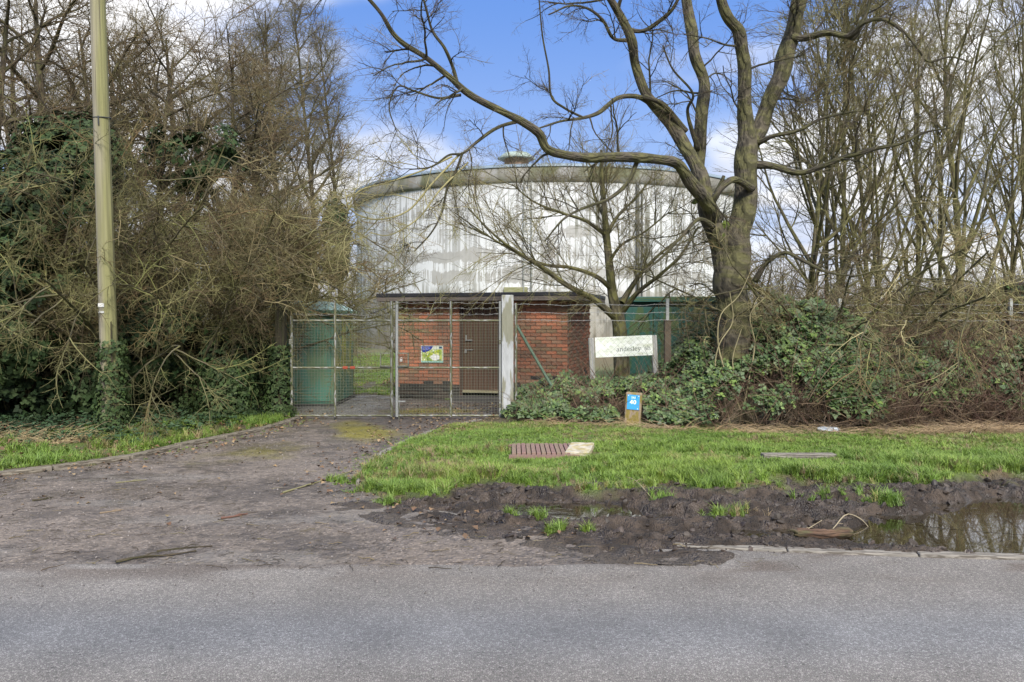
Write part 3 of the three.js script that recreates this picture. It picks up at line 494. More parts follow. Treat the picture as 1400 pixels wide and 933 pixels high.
{
  const m = mesh('concrete_gate_post', box(0.205, 2.32, 0.2, 0, 1.0, 0, 0.012), std({ map: tex(128, 512, (u, v) => { const k = 0.45 * (0.8 + 0.4 * fbm(u * 8, v * 24, 4, 8, 24)), a = sst(0.47, 0.57, fbm(u * 2 + 1, v * 5 + 2.4, 4, 2, 5) + 0.2 * Math.exp(-Math.pow((v - 0.75) / 0.12, 2)) - 0.05); return mix3([k, k * 1.02, k], [0.2, 0.19, 0.1], a * 0.75); }), bumpMap: noiseBump, bumpScale: 0.003 }));
  m.position.set(gxp(694), 0, GZ + 0.02); tag(m, 'square pale concrete gate post beside the brambles', 'gate post');
  const p = mesh('timber_gate_post', box(0.17, 2.5, 0.17, 0, 1.15, 0, 0.02), std({ map: darkBark.map, color: lin(0.4, 0.42, 0.36) })); p.position.set(gxp(384), 0, GZ); tag(p, 'dark timber gate post wrapped in ivy by the kiosk', 'gate post');
}
// chain link fence running from the concrete post behind the brambles
{
  const root = group('chain_link_fence', gxp(703), 0.04, GZ + 0.12); tag(root, 'chain link fence with barbed strands buried in the brambles', 'fence');
  const Lx = 10.2, Hf = 1.62, s = 0.057, b = new MB();
  for (let i = -Math.ceil(Hf / s / 2) * 2; i * s < Lx; i += 2) {
    for (const dir of [1, -1]) { let xa = i * s, xb = i * s + Hf, ya = dir > 0 ? 0 : Hf, yb = dir > 0 ? Hf : 0; if (xa < 0) { ya += (yb - ya) * (-xa) / Hf; xa = 0; } if (xb > Lx) { const t = (Lx - xa) / (xb - xa); yb = ya + (yb - ya) * t; xb = Lx; } if (xb > xa) b.tube([V(xa, ya + 0.04, dir * 0.002), V(xb, yb + 0.04, dir * 0.002)], () => 0.0014, 3); }
  }
  stuff(b.build('chain_link', std({ color: lin(0.13, 0.15, 0.11), roughness: 0.7 }), root));
  for (const y of [Hf + 0.06, Hf + 0.19, Hf + 0.33]) { const pts = []; for (let i = 0; i <= 60; i++) pts.push(V(Lx * i / 60, y + 0.012 * Math.sin(i * 0.9) + 0.008 * Math.sin(i * 2.3), 0)); tubeLine('barbed_wire', pts, root); }
  function tubeLine(n, pts, par) { const t = new MB().tube(pts, () => 0.0032, 4); for (let i = 0; i < Lx / 0.12; i++) { const x = i * 0.12, y = pts[Math.min(60, Math.round(x / Lx * 60))].y; t.tube([V(x - 0.018, y - 0.016, 0), V(x + 0.018, y + 0.016, 0)], () => 0.002, 3); } t.build(n, std({ color: lin(0.35, 0.35, 0.33), roughness: 0.5 }), par); }
  const postAt = (px, h) => { const x = gxp(px) - gxp(703); const p = mesh('fence_post', box(0.11, 1.78, 0.11, x, 0.8, -0.08, 0.01), std({ color: lin(0.1, 0.075, 0.05), bumpMap: noiseBump, bumpScale: 0.004 }), root); mesh('extension_arm', box(0.05, 0.42, 0.05, x, 1.85, -0.08), galvBright, p); };
  for (const px of [912, 1147, 1380]) postAt(px);
  tubeBar(V(0.03, 0, 0), V(0.03, 1.98, 0), 0.024, galv, 'end_post', root);
  tubeBar(V(0.02, 1.63, -0.03), V(0.72, 0.42, -0.03), 0.026, std({ color: lin(0.1, 0.15, 0.1), roughness: 0.6 }), 'brace', root);
}
// road name board behind the fence mesh
{
  const z = GZ - 0.12, dd = -z, X = (px) => (px - 700) / F * dd, Y = (py) => EYE + (HZ - py) / F * dd, root = group('road_name_board', X(857), 0, z); root.rotation.z = 0.045; tag(root, 'white road name board on two grey posts, half hidden by brambles', 'sign');
  const cx = 0, cy = Y(473.5);
  const c = document.createElement('canvas'); c.width = 512; c.height = 186; const q = c.getContext('2d'); q.fillStyle = '#e9ece4'; q.fillRect(0, 0, 512, 186); const pr = rng(17); for (let i = 0; i < 240; i++) { q.fillStyle = `rgba(150,160,120,${0.03 + 0.1 * pr()})`; q.beginPath(); q.ellipse(pr() * 512, pr() * 186, 4 + pr() * 40, 3 + pr() * 16, 0, 0, 7); q.fill(); }
  q.fillStyle = '#3a4038'; q.font = '52px serif'; q.fillText('andesley', 186, 138); q.fillText('sh', 438, 136);
  const t = new THREE.CanvasTexture(c); t.colorSpace = THREE.SRGBColorSpace; const edge = std({ color: lin(0.5, 0.52, 0.5) });
  const w = (893 - 815) / F * dd, h = 0.35;
  mesh('board', box(w, h, 0.02, cx, cy, 0.05), [edge, edge, edge, edge, std({ map: t, roughness: 0.4 }), edge], root);
  for (const px of [813, 899]) mesh('post', box(0.095, 1.62, 0.08, X(px) - X(857), cy + 0.17 - 0.81 - 0.0, 0, 0.008), concrete, root);
}
// blue marker on a stub of concrete
{
  const d = 12.35, root = group('marker_post', (864 - 700) / F * d, 0.0, -d, -0.25); root.rotation.z = -0.06; tag(root, 'short concrete marker post with blue number plate in the brambles', 'marker post');
  mesh('stub', box(0.25, 0.75, 0.12, 0, 0.24, 0, 0.02), std({ map: tex(128, 256, (u, v) => { const m = sst(0.42, 0.6, fbm(u * 5, v * 7, 4, 5, 7)), k = 0.7 + 0.6 * fbm(u * 20, v * 20, 3, 20, 20); return mix3([0.27 * k, 0.21 * k, 0.14 * k], [0.22 * k, 0.17 * k, 0.04 * k], m); }), bumpMap: noiseBump, bumpScale: 0.004 }), root);
  const c = document.createElement('canvas'); c.width = 128; c.height = 160; const q = c.getContext('2d'); q.fillStyle = '#3fa0dc'; q.fillRect(0, 0, 128, 160); q.fillStyle = '#f4f8fa'; q.textAlign = 'center'; q.font = 'bold 30px sans-serif'; q.fillText('SAI', 64, 40); q.font = 'bold 62px sans-serif'; q.fillText('40', 62, 100); for (const [x, y] of [[10, 10], [118, 12], [112, 148]]) { q.beginPath(); q.arc(x, y, 5, 0, 7); q.fill(); }
  const t = new THREE.CanvasTexture(c); t.colorSpace = THREE.SRGBColorSpace; const e = std({ color: lin(0.1, 0.3, 0.55) });
  mesh('number_plate', box(0.185, 0.225, 0.008, 0, 0.47, 0.064), [e, e, e, e, std({ map: t, roughness: 0.4 }), e], root);
}

// ------------------------------------------------------------------ utility pole
{
  const b = V(-5.84, 0, -11.75), root = group('utility_pole', b.x, 0, b.z); tag(root, 'weathered wooden utility pole streaked with green algae', 'utility pole');
  const h = 8.6, lean = V(-0.032, 1, 0).normalize();
  const wood = std({ map: tex(256, 1024, (u, v) => { const g = fbm(u * 40, v * 14, 4, 40, 14), cr = sst(0.66, 0.74, fbm(u * 26 + 9, v * 2.4, 3, 26, 2)), m = sst(0.42, 0.85, 0.5 + 0.5 * Math.cos((u - 0.92) * 2 * Math.PI) * 0.8 + 0.5 * (fbm(u * 6, v * 8, 4, 6, 8) - 0.55)); const k = 0.7 + 0.6 * g; return mix3(mix3([0.25 * k, 0.225 * k, 0.165 * k], [0.19 * k, 0.19 * k, 0.06 * k], m * 0.75), [0.07, 0.06, 0.04], cr * 0.8); }), bumpMap: barkBump, bumpScale: 0.004, roughness: 0.9 });
  const pts = []; for (let i = 0; i <= 24; i++) pts.push(V(0, -0.3, 0).addScaledVector(lean, h * i / 24)); 
  new MB().tube(pts, (t) => 0.126 - 0.026 * t, 24).build('shaft', wood, root); root.children[0].geometry.attributes.uv.array.forEach((q, i, a) => { if (i % 2) a[i] = q / 8.6; });
  const at = (y) => V(0, 0, 0).addScaledVector(lean, y);
  const pl = mesh('number_tag', box(0.1, 0.055, 0.012, 0, 0, 0), std({ color: lin(0.7, 0.7, 0.66) }), root); pl.position.copy(at(1.94)).add(V(-0.045, 0, 0.115)); pl.rotation.y = -0.3;
  const pl2 = mesh('number_tag', box(0.09, 0.03, 0.012, 0, 0, 0), std({ color: lin(0.6, 0.6, 0.56) }), root); pl2.position.copy(at(1.84)).add(V(-0.045, 0, 0.115)); pl2.rotation.y = -0.3;
  const ring = mesh('cable_clamp', new THREE.TorusGeometry(0.116, 0.008, 6, 24), std({ color: lin(0.04, 0.045, 0.05) }), root); ring.position.copy(at(4.68)); ring.rotation.x = Math.PI / 2 + 0.12;
  mesh('hook', new MB().tube([V(0, 0, 0.112), V(0.01, -0.06, 0.13), V(0.012, -0.13, 0.125)], () => 0.01, 6).geo(), std({ color: lin(0.04, 0.045, 0.05) }), root).position.copy(at(4.68));
}

// ------------------------------------------------------------------ things lying on the ground
{
  const gr = G(742, 631), y = groundY(gr.x, gr.z) + 0.03, root = group('timber_cover', gr.x, y, gr.z, 0.0); tag(root, 'sunken brown timber cover of ribbed slats in the grass', 'inspection cover');
  const m = [0, 1, 2].map(i => std({ map: tex(64, 64, (u, v) => { const k = 0.6 + 0.7 * fbm(u * 5 + i * 5, v * 20, 4); return [0.23 * k, (0.165 - 0.012 * i) * k, 0.12 * k]; }), roughness: 0.9 }));
  const W = 0.76, Dp = 0.74, n = 13, gg = box(W / n - 0.009, 0.05, Dp, 0, 0, 0, 0.006); for (let i = 0; i < n; i++) { const s = mesh('slat', gg, m[i % 3], root); s.position.set(-W / 2 + W / n * (i + 0.5), -0.012 + (i * 7 % 5) * 0.0015, 0); s.rotation.y = -0.0; }
  mesh('frame', mergeGeometries([box(W + 0.06, 0.05, 0.04, 0, -0.03, Dp / 2 + 0.03), box(W + 0.06, 0.05, 0.04, 0, -0.03, -Dp / 2 - 0.03), box(W, 0.012, Dp, 0, -0.046, 0)]), m[2], root);
  const s = G(793, 633), sl = mesh('stone_slab', box(0.29, 0.07, 0.58, 0, 0, 0, 0.012), std({ map: tex(128, 128, (u, v) => { const k = 0.6 + 0.7 * fbm(u * 6, v * 6, 4, 6, 6); return mix3([0.48 * k, 0.44 * k, 0.35 * k], [0.42 * k, 0.35 * k, 0.18 * k], sst(0.45, 0.65, fbm(u * 3, v * 8, 3, 3, 8))); }), bumpMap: noiseBump, bumpScale: 0.004 })); sl.position.set(s.x, groundY(s.x, s.z) + 0.05, s.z); sl.rotation.set(0.05, -0.2, 0.02); tag(sl, 'pale stone slab lying in grass beside the timber cover', 'slab');
  const k = G(1092, 642), ks = mesh('concrete_strip', box(0.86, 0.06, 0.12, 0, 0, 0, 0.012), kerbMat); ks.position.set(k.x, groundY(k.x, k.z) + 0.035, k.z); ks.rotation.set(0, 0.06, -0.01); tag(ks, 'long narrow concrete strip half sunk in the lawn', 'slab');
  // log and bent stick in the mud
  const l = G(1126, 737), ly = groundY(l.x, l.z), log = group('rotten_log', l.x, ly + 0.035, l.z); tag(log, 'short rotten brown log lying in mud beside the puddle', 'log');
  const lp = []; const lr = rng(3); for (let i = 0; i <= 14; i++) { const t = i / 14 - 0.5; lp.push(V(t * 0.46, 0.007 * Math.sin(i * 0.6), 0.012 * Math.sin(i * 0.4))); }
  new MB().tube(lp, (t) => (0.036 + 0.01 * t + 0.004 * Math.sin(t * 17) + 0.003 * Math.sin(t * 41)) * (t < 0.02 || t > 0.98 ? 0.55 : 1), 10, true).build('stem', std({ map: barkTex([0.13, 0.075, 0.045], [0.1, 0.09, 0.04], 0.6, 33), bumpMap: barkBump, bumpScale: 0.01 }), log);
  new MB().tube(smooth([V(-0.2, 0.01, 0.02), V(-0.26, 0.035, 0.03), V(-0.3, 0.02, 0.02)], 6), (t) => 0.018 * (1 - t * 0.8), 6, true).build('branch_stub', darkBark, log);
  const pale = std({ color: lin(0.3, 0.25, 0.16) });
  const sticks = [['pale bent stick arching over the log in the mud', [[1130, 735], [1142, 722, 0.03], [1160, 715, 0.055], [1178, 717, 0.04], [1190, 722]], 0.006, pale], ['pale stick leaning on the log end in the mud', [[1084, 733], [1100, 726, 0.02], [1124, 722, 0.01]], 0.005, pale], ['long dark dead branch lying on tarmac near the road edge', [[158, 771], [195, 764], [230, 762], [268, 756]], 0.011, darkBark], ['thin mossy dead branch beside the long dark one on tarmac', [[214, 756], [250, 752], [290, 749]], 0.008, darkBark], ['long greenish stick on mud at the grass corner', [[386, 676], [415, 667], [448, 657], [478, 647]], 0.01, std({ color: lin(0.2, 0.185, 0.09) })], ['red brown broken stick lying on the drive', [[302, 711], [318, 709], [338, 705]], 0.011, std({ color: lin(0.13, 0.065, 0.045) })], ['forked brown stick lying in the middle of the drive', [[136, 704], [150, 702], [165, 700]], 0.009, std({ color: lin(0.19, 0.14, 0.09) })], ['dark stick on the drive below the hedge kerb', [[44, 686], [56, 685], [70, 683]], 0.009, darkBark], ['thin green stick along the drive edge below the kerb', [[158, 662], [178, 660], [200, 658]], 0.008, std({ color: lin(0.17, 0.155, 0.08) })], ['pale twig lying across the lawn near the timber cover', [[640, 631], [655, 627], [672, 625], [680, 621]], 0.009, pale], ['crooked pale twig on grass below the brambles', [[1010, 598], [1040, 596], [1055, 593], [1062, 584, 0.1]], 0.009, pale], ['curved pale twig on grass before the dead bracken', [[1296, 612], [1312, 613], [1324, 610], [1330, 602, 0.06]], 0.012, pale], ['straw coloured stick poking from grass into the mud', [[848, 666], [870, 676, 0.03], [896, 690, 0.02]], 0.006, pale]];
  for (const [label, px, rad, m] of sticks) {
    const pts = px.map(([x, yy, up = 0]) => { const p = G(x, yy + up * 60); p.y = groundY(p.x, p.z) + up + rad * 0.8; return p; }), o = group('fallen_stick', pts[0].x, pts[0].y, pts[0].z);
    new MB().tube(smooth(pts.map(p => p.clone().sub(pts[0])), 14), (t) => rad * (1 - 0.45 * t) * (1 + 0.15 * Math.sin(t * 20)), 6, true).build('stem', m, o);
    const a = pts[1].clone().sub(pts[0]); new MB().tube([a, a.clone().add(V(0.04, 0.012, -0.05)), a.clone().add(V(0.09, 0.006, -0.06))], (t) => rad * 0.55 * (1 - 0.5 * t), 5, true).build('side_twig', m, o);
    tag(o, label, 'stick', 'fallen sticks');
  }
  // crumpled plastic at the foot of the brambles
  const w = G(1133, 602), g = new THREE.IcosahedronGeometry(0.065, 3), p = g.attributes.position; for (let i = 0; i < p.count; i++) { const x = p.getX(i), yy = p.getY(i), z = p.getZ(i), k = 0.6 + 0.9 * fbm(x * 22 + 9, z * 22 + yy * 31 + 5, 3); p.setXYZ(i, x * k * 2.2, yy * k * 0.55, z * k); } g.computeVertexNormals();
  const lit = mesh('plastic_litter', g, std({ color: lin(0.42, 0.46, 0.48), roughness: 0.45, side: THREE.DoubleSide })); lit.position.set(w.x, groundY(w.x, w.z) + 0.045, w.z); tag(lit, 'crumpled white plastic litter at the foot of the brambles', 'litter');
}
// ------------------------------------------------------------------ vegetation shapes
function wander(p, dir, len, segs, wig, bend, r) {   // a crooked path; bend is added to the direction at each step
  const pts = [p.clone()], d = dir.clone().normalize(); let q = p.clone();
  for (let i = 0; i < segs; i++) { d.x += (r() - 0.5) * wig + bend.x; d.y += (r() - 0.5) * wig + bend.y; d.z += (r() - 0.5) * wig + bend.z; d.normalize(); q = q.clone().addScaledVector(d, len / segs); pts.push(q); }
  return pts;
}
function sideDir(d, r, open) { const a = V(r() - 0.5, r() - 0.5, r() - 0.5); a.addScaledVector(d, -a.dot(d)).normalize(); return a.multiplyScalar(Math.sin(open)).addScaledVector(d, Math.cos(open)).normalize(); }
function spray(seed, { side = 9, wig = 0.35, open = 0.8, bend = 0, thick = 0.008, sub = 3, shortSpur = false }) {   // a twig 1 m long with its side shoots
  const r = rng(seed), b = new MB(), B = V(0, bend, 0), main = wander(V(0, 0, 0), V((r() - 0.5) * 0.2, 1, (r() - 0.5) * 0.2), 1, 9, wig, B, r);
  b.tube(main, (t) => thick * (1 - 0.75 * t), 4);
  for (let i = 0; i < side; i++) {
    const k = 1 + Math.floor(i / side * 8), p = main[k], d = sideDir(main[k + 1].clone().sub(main[k]).normalize(), r, open * (0.7 + 0.6 * r())), L = (shortSpur ? 0.16 : 0.42) * (0.5 + r()) * (1.1 - 0.06 * k);
    const s = wander(p, d, L, 4, wig * 1.2, B, r); b.tube(s, (t) => thick * 0.52 * (1 - 0.65 * t), 3);
    for (let j = 0; j < sub; j++) { const q = s[1 + (j % 3)], e = sideDir(s[2].clone().sub(s[1]).normalize(), r, open); b.tube(wander(q, e, L * (0.3 + 0.3 * r()), 2, wig, B, r), (t) => thick * 0.34 * (1 - 0.5 * t), 3); }
  }
  return b.geo();
}
const SPRAYS = {
  oak: [spray(11, { wig: 0.5, open: 0.9, side: 6, sub: 2, thick: 0.0095 }), spray(12, { wig: 0.55, open: 1.0, side: 7, sub: 2, thick: 0.0095 }), spray(13, { wig: 0.45, open: 0.8, side: 6, sub: 2, thick: 0.0095 })],
  upright: [spray(21, { wig: 0.22, open: 0.5, side: 6, bend: 0.05, thick: 0.0095, sub: 2 }), spray(22, { wig: 0.25, open: 0.6, side: 7, bend: 0.05, thick: 0.0095, sub: 2 }), spray(23, { wig: 0.22, open: 0.55, side: 6, bend: 0.05, thick: 0.0095, sub: 1 })],
  thorn: [spray(31, { wig: 0.42, open: 0.95, side: 8, sub: 2, thick: 0.0105 }), spray(32, { wig: 0.45, open: 1.05, side: 8, sub: 2, thick: 0.0105 }), spray(33, { wig: 0.4, open: 0.9, side: 7, sub: 3, thick: 0.0105 })],
  fine: [spray(41, { wig: 0.22, open: 0.6, side: 8, sub: 2, thick: 0.0075 }), spray(42, { wig: 0.25, open: 0.7, side: 7, sub: 2, thick: 0.0075 })],
};
function addCrown(root, spots, kind, col, r, dark = 0.3, name = 'crown') {
  const sets = SPRAYS[kind], cp = sets.map(() => new Copies());
  for (const [p, d, s] of spots) cp[Math.floor(r() * sets.length)].add(p, aim(d, r() * 6.28), s, twigTint(r, col, dark));
  cp.forEach((c, i) => c.m.length && c.build(name, sets[i], twigMat, root));
}
const along = (pts, t) => { const f = t * (pts.length - 1), i = Math.min(pts.length - 2, Math.floor(f)); return pts[i].clone().lerp(pts[i + 1], f - i); };
const heading = (pts, t) => { const i = Math.min(pts.length - 2, Math.floor(t * (pts.length - 1))); return pts[i + 1].clone().sub(pts[i]).normalize(); };
// a tree from a base point: trunk, limbs with branches, crown of twigs
function makeTree(o) {
  const { name, label, category = 'tree', grp, x, z, h, rad, seed, limbs = 10, from = 0.25, open = 0.8, limbLen = 0.45, lift = 0.05, wig = 0.2, twig = 'upright', twigN = 8, twigS = 1, col = [0.17, 0.15, 0.1], bark = hedgeBark, lean = [0, 0], branches = 5, y = groundY(x, z) - 0.05, sides = 8, branchS = 0.45, droop = 0 } = o;
  const r = rng(seed), root = group(name, x, y, z); tag(root, label, category, grp);
  const trunk = wander(V(0, -0.1, 0), V(lean[0], 1, lean[1]), h, 14, 0.09, V(0, 0.03, 0), r), tr = (t) => rad * (1 - 0.86 * t) * (1 + 0.5 * Math.exp(-t * 26));
  new MB().tube(trunk, tr, sides).build('trunk', bark, root);
  const spots = [];
  for (let k = 0; k < limbs; k++) {
    const t = from + (0.97 - from) * Math.pow((k + 0.5 * r()) / limbs, 0.9), p = along(trunk, t), az = k * 2.4 + r(), op = open * (0.75 + 0.5 * r());
    const d = V(Math.cos(az) * Math.sin(op), Math.cos(op), Math.sin(az) * Math.sin(op)), L = h * limbLen * (1.15 - 0.75 * t) * (0.7 + 0.6 * r()), b = new MB(), r0 = Math.min(tr(t) * 0.75, L * 0.022 + 0.008);
    const pts = wander(p, d, L, 9, wig, V(0, lift, 0), r); b.tube(pts, (q) => r0 * (1 - 0.8 * q) + 0.003, 5);
    for (let j = 0; j < branches; j++) {
      const q = 0.2 + 0.8 * (j + r()) / branches, bp = along(pts, q), bd = sideDir(heading(pts, q), r, 0.5 + 0.6 * r()), bl = L * branchS * (1.1 - 0.6 * q) * (0.6 + 0.7 * r()), bpts = wander(bp, bd, bl, 6, wig * 1.3, V(0, lift * 0.7 - droop, 0), r);
      b.tube(bpts, (s) => r0 * 0.5 * (1 - 0.6 * q) * (1 - 0.75 * s) + 0.002, 4);
      for (let m = 0; m < twigN; m++) { const s = 0.1 + 0.9 * (m + r()) / twigN; spots.push([along(bpts, s), sideDir(heading(bpts, s), r, 0.3 + 0.7 * r()).add(V(0, lift - droop, 0)), twigS * (0.45 + 0.7 * r())]); }
    }
    for (let m = 0; m < twigN * 0.7; m++) { const s = 0.3 + 0.7 * r(); spots.push([along(pts, s), sideDir(heading(pts, s), r, 0.5 + 0.5 * r()), twigS * (0.4 + 0.6 * r())]); }
    b.build('limb', bark, root);
  }
  addCrown(root, spots, twig, col, r);
  return root;
}
// a thicket bush: many arching stems from one stool
function makeBush(o) {
  const { name = 'hawthorn_bush', label, grp, x, z, h, spread, seed, stems = 14, twigN = 26, twigS = 0.9, col = [0.16, 0.14, 0.085], twig = 'thorn', bark = hedgeBark, low = 0.25, category = 'bush' } = o;
  const r = rng(seed), root = group(name, x, groundY(x, z) - 0.05, z); tag(root, label, category, grp); const spots = [];
  for (let k = 0; k < stems; k++) {
    const az = k * 2.4 + r() * 0.6, out = (0.25 + 0.75 * r()), L = h * (0.9 + 0.35 * r()), tilt = 0.12 + 0.55 * out, d = V(Math.cos(az) * Math.sin(tilt), Math.cos(tilt), Math.sin(az) * Math.sin(tilt));
    const pts = wander(V(Math.cos(az) * 0.2 * r(), 0, Math.sin(az) * 0.2 * r()), d, L, 12, 0.22, V(Math.cos(az) * spread / h * 0.07 * out, -0.075 * out, Math.sin(az) * spread / h * 0.07 * out), r);
    const b = new MB(); b.tube(pts, (q) => 0.042 * (1 - 0.8 * q) * (0.6 + 0.6 * r()) + 0.004, 5);
    for (let j = 0; j < 7; j++) {
      const q = low + (1 - low) * (j + r()) / 7, bd = sideDir(heading(pts, q), r, 0.7 + 0.6 * r()), bp = wander(along(pts, q), bd, spread * (0.3 + 0.5 * r()), 7, 0.4, V(0, -0.05, 0), r); b.tube(bp, (s) => 0.013 * (1 - 0.7 * s) + 0.002, 4);
      for (let m = 0; m < twigN / 4; m++) { const s = 0.1 + 0.9 * r(); spots.push([along(bp, s), sideDir(heading(bp, s), r, 0.4 + 0.9 * r()).add(V(0, -0.15, 0)), twigS * (0.4 + 0.7 * r())]); }
    }
    b.build('stem', bark, root);
  }
  addCrown(root, spots, twig, col, r, 0.5); return root;
}
// ------------------------------------------------------------------ the great tree by the fence, limb by limb as it stands
{
  const D0 = 12.9, base = P(1008, 560, D0), root = group('great_tree', base.x, 0, base.z); tag(root, 'massive bare tree with forked mossy trunk and long crooked limbs', 'tree');
  const r = rng(404), allSpots = [], O = V(base.x, 0, base.z);
  // [x, y, depth, half width] in photograph pixels; the depth spreads the limbs about the trunk
  const paleBark = std({ color: lin(0.29, 0.26, 0.12) }), paleSpots = [];
  const limb = (name, px, n, tw, ts = 0.85, sides = 9, bark = oakBark, spots = allSpots) => {
    const pts = px.map(([x, y, d]) => P(x, y, d).sub(O)), cv = new THREE.CatmullRomCurve3(pts, false, 'centripetal'), m = px.length * 8, out = cv.getPoints(m);
    const rad = out.map((_, i) => { const f = i / m * (px.length - 1), a = Math.min(px.length - 2, Math.floor(f)), t = f - a; return mix(px[a][3] * px[a][2], px[a + 1][3] * px[a + 1][2], t) / F * (name === 'trunk' ? 0.77 : 0.7) * (1 + 0.05 * Math.sin(i * 0.21 + px[0][0]) + 0.03 * Math.sin(i * 0.53)); });
    out.forEach((p, i) => { if (i && i < m) { p.x += 0.1 * rad[i] * Math.sin(i * 0.37 + px[0][1]); p.y += 0.1 * rad[i] * Math.sin(i * 0.31 + px[0][0]); } });
    const b = new MB().tube(out, rad, sides, true);
    for (let k = 0, w = sides + 1; k <= m; k++) for (let q = 0; q <= sides; q++) { const v = 3 * (k * w + q), an = q % sides, e = rad[k] * (0.17 * (fbm(3.3 * Math.cos(an / sides * 6.283) + 40 + px[0][0], 3.3 * Math.sin(an / sides * 6.283) + b.u[2 * (k * w + q) + 1] * 2.2, 3) - 0.5)); b.p[v] += b.n[v] * e; b.p[v + 1] += b.n[v + 1] * e; b.p[v + 2] += b.n[v + 2] * e; }
    const geo = b.geo(); geo.computeVertexNormals(); { const N = geo.attributes.normal, w = sides + 1; for (let k = 0; k <= m; k++) { const a0 = k * w, a1 = a0 + sides, nx = N.getX(a0) + N.getX(a1), ny = N.getY(a0) + N.getY(a1), nz = N.getZ(a0) + N.getZ(a1), l = Math.hypot(nx, ny, nz) || 1; N.setXYZ(a0, nx / l, ny / l, nz / l); N.setXYZ(a1, nx / l, ny / l, nz / l); } }
    const o = mesh(name, geo, bark, root);
    const uv = o.geometry.attributes.uv; for (let i = 0; i < uv.count; i++) { uv.setY(i, uv.getY(i) * 1.25); }
    for (let i = 0; i < n; i++) {
      const s = (name === 'trunk' ? 0.6 : 0.12) + (name === 'trunk' ? 0.4 : 0.88) * Math.pow(r(), 0.8), p = along(out, s), d = sideDir(heading(out, s), r, 0.7 + 0.7 * r()).add(V(0, 0.25 * (r() - 0.4), 0)).normalize(), L = tw * (0.4 + 0.9 * r()), q = wander(p, d, L, 8, 0.5, V(0, (r() - 0.55) * 0.12, 0), r), rr = Math.min(rad[Math.floor(s * m)] * 0.4, 0.018);
      const tb = new MB().tube(q, (t) => rr * (1 - 0.7 * t) + 0.002, 4); for (let k = 0; k < 3; k++) { const a = 0.25 + 0.7 * r(), bb = wander(along(q, a), sideDir(heading(q, a), r, 0.7), L * 0.5 * (0.5 + r()), 5, 0.5, V(0, -0.03, 0), r); tb.tube(bb, (t) => rr * 0.5 * (1 - 0.7 * t) + 0.0015, 3); for (let j = 0; j < 2; j++) { const e = 0.2 + 0.8 * r(); spots.push([along(bb, e), sideDir(heading(bb, e), r, 0.6), ts * (0.3 + 0.5 * r())]); } }
      tb.build('branch', bark, o);
      for (let k = 0; k < 3; k++) { const a = 0.2 + 0.8 * r(); spots.push([along(q, a), sideDir(heading(q, a), r, 0.7 * r() + 0.3), ts * (0.3 + 0.6 * r())]); }
    }
    return out;
  };
  limb('trunk', [[1010, 600, D0, 44], [1008, 560, D0, 38], [1006, 510, D0, 32], [1003, 455, D0, 29], [1000, 405, D0, 29], [1001, 368, D0, 30], [1006, 335, D0, 25], [1014, 300, D0, 22], [1020, 250, D0, 20], [1021, 205, D0, 18], [1020, 170, D0, 14], [1018, 120, D0 - 0.1, 12], [1016, 75, D0 - 0.2, 11], [1011, 46, D0 - 0.3, 11], [997, 26, D0 - 0.4, 10], [985, -5, D0 - 0.5, 9], [975, -60, D0 - 0.6, 7]], 3, 1, 0.8, 18);
  limb('limb', [[1001, 440, D0 - 0.02, 16], [996, 395, D0 - 0.05, 20], [986, 348, D0 - 0.05, 20], [972, 300, D0 - 0.1, 18], [962, 262, D0 - 0.2, 16], [952, 226, D0 - 0.1, 14], [928, 186, D0 + 0.1, 13], [902, 152, D0 + 0.1, 11], [882, 126, D0, 10], [870, 92, D0, 9], [864, 58, D0 - 0.2, 9], [852, 28, D0 - 0.3, 8], [828, -12, D0 - 0.5, 7], [800, -60, D0 - 0.8, 5]], 5, 1.1, 0.8, 14);
  limb('limb', [[978, 300, D0 - 0.1, 17], [966, 278, D0 - 0.5, 15], [944, 248, D0 - 0.8, 12], [926, 224, D0 - 1, 10.5], [902, 219, D0 - 1.2, 10], [850, 214, D0 - 1.5, 10], [800, 216, D0 - 1.7, 9], [768, 211, D0 - 1.9, 9], [748, 203, D0 - 2, 9], [737, 184, D0 - 2.1, 8.5], [716, 167, D0 - 2.2, 8], [690, 155, D0 - 2.3, 7.5], [660, 139, D0 - 2.4, 7], [632, 122, D0 - 2.5, 6.5], [612, 103, D0 - 2.6, 6], [584, 80, D0 - 2.7, 5.5], [552, 60, D0 - 2.8, 5], [536, 44, D0 - 2.9, 4.5], [522, 20, D0 - 3, 4], [500, -6, D0 - 3.1, 3.5], [470, -40, D0 - 3.3, 2.5]], 12, 0.8, 0.7, 12);
  limb('limb', [[994, 375, D0, 16], [972, 300, D0 + 0.2, 15], [957, 245, D0 + 0.5, 13], [956, 200, D0 + 0.6, 12], [961, 150, D0 + 0.7, 12], [962, 112, D0 + 0.8, 12], [950, 72, D0 + 0.8, 11.5], [945, 40, D0 + 0.9, 11], [938, -10, D0 + 1, 10], [930, -70, D0 + 1, 8]], 7, 1.0, 0.8, 12);
  limb('limb', [[1018, 235, D0, 17], [1029, 195, D0 + 0.1, 16], [1044, 160, D0 + 0.2, 16], [1060, 122, D0 + 0.2, 16], [1071, 92, D0 + 0.2, 17], [1079, 60, D0 + 0.2, 17], [1087, 30, D0 + 0.1, 15], [1094, -5, D0, 14], [1104, -60, D0, 12]], 6, 1.1, 0.8, 14);
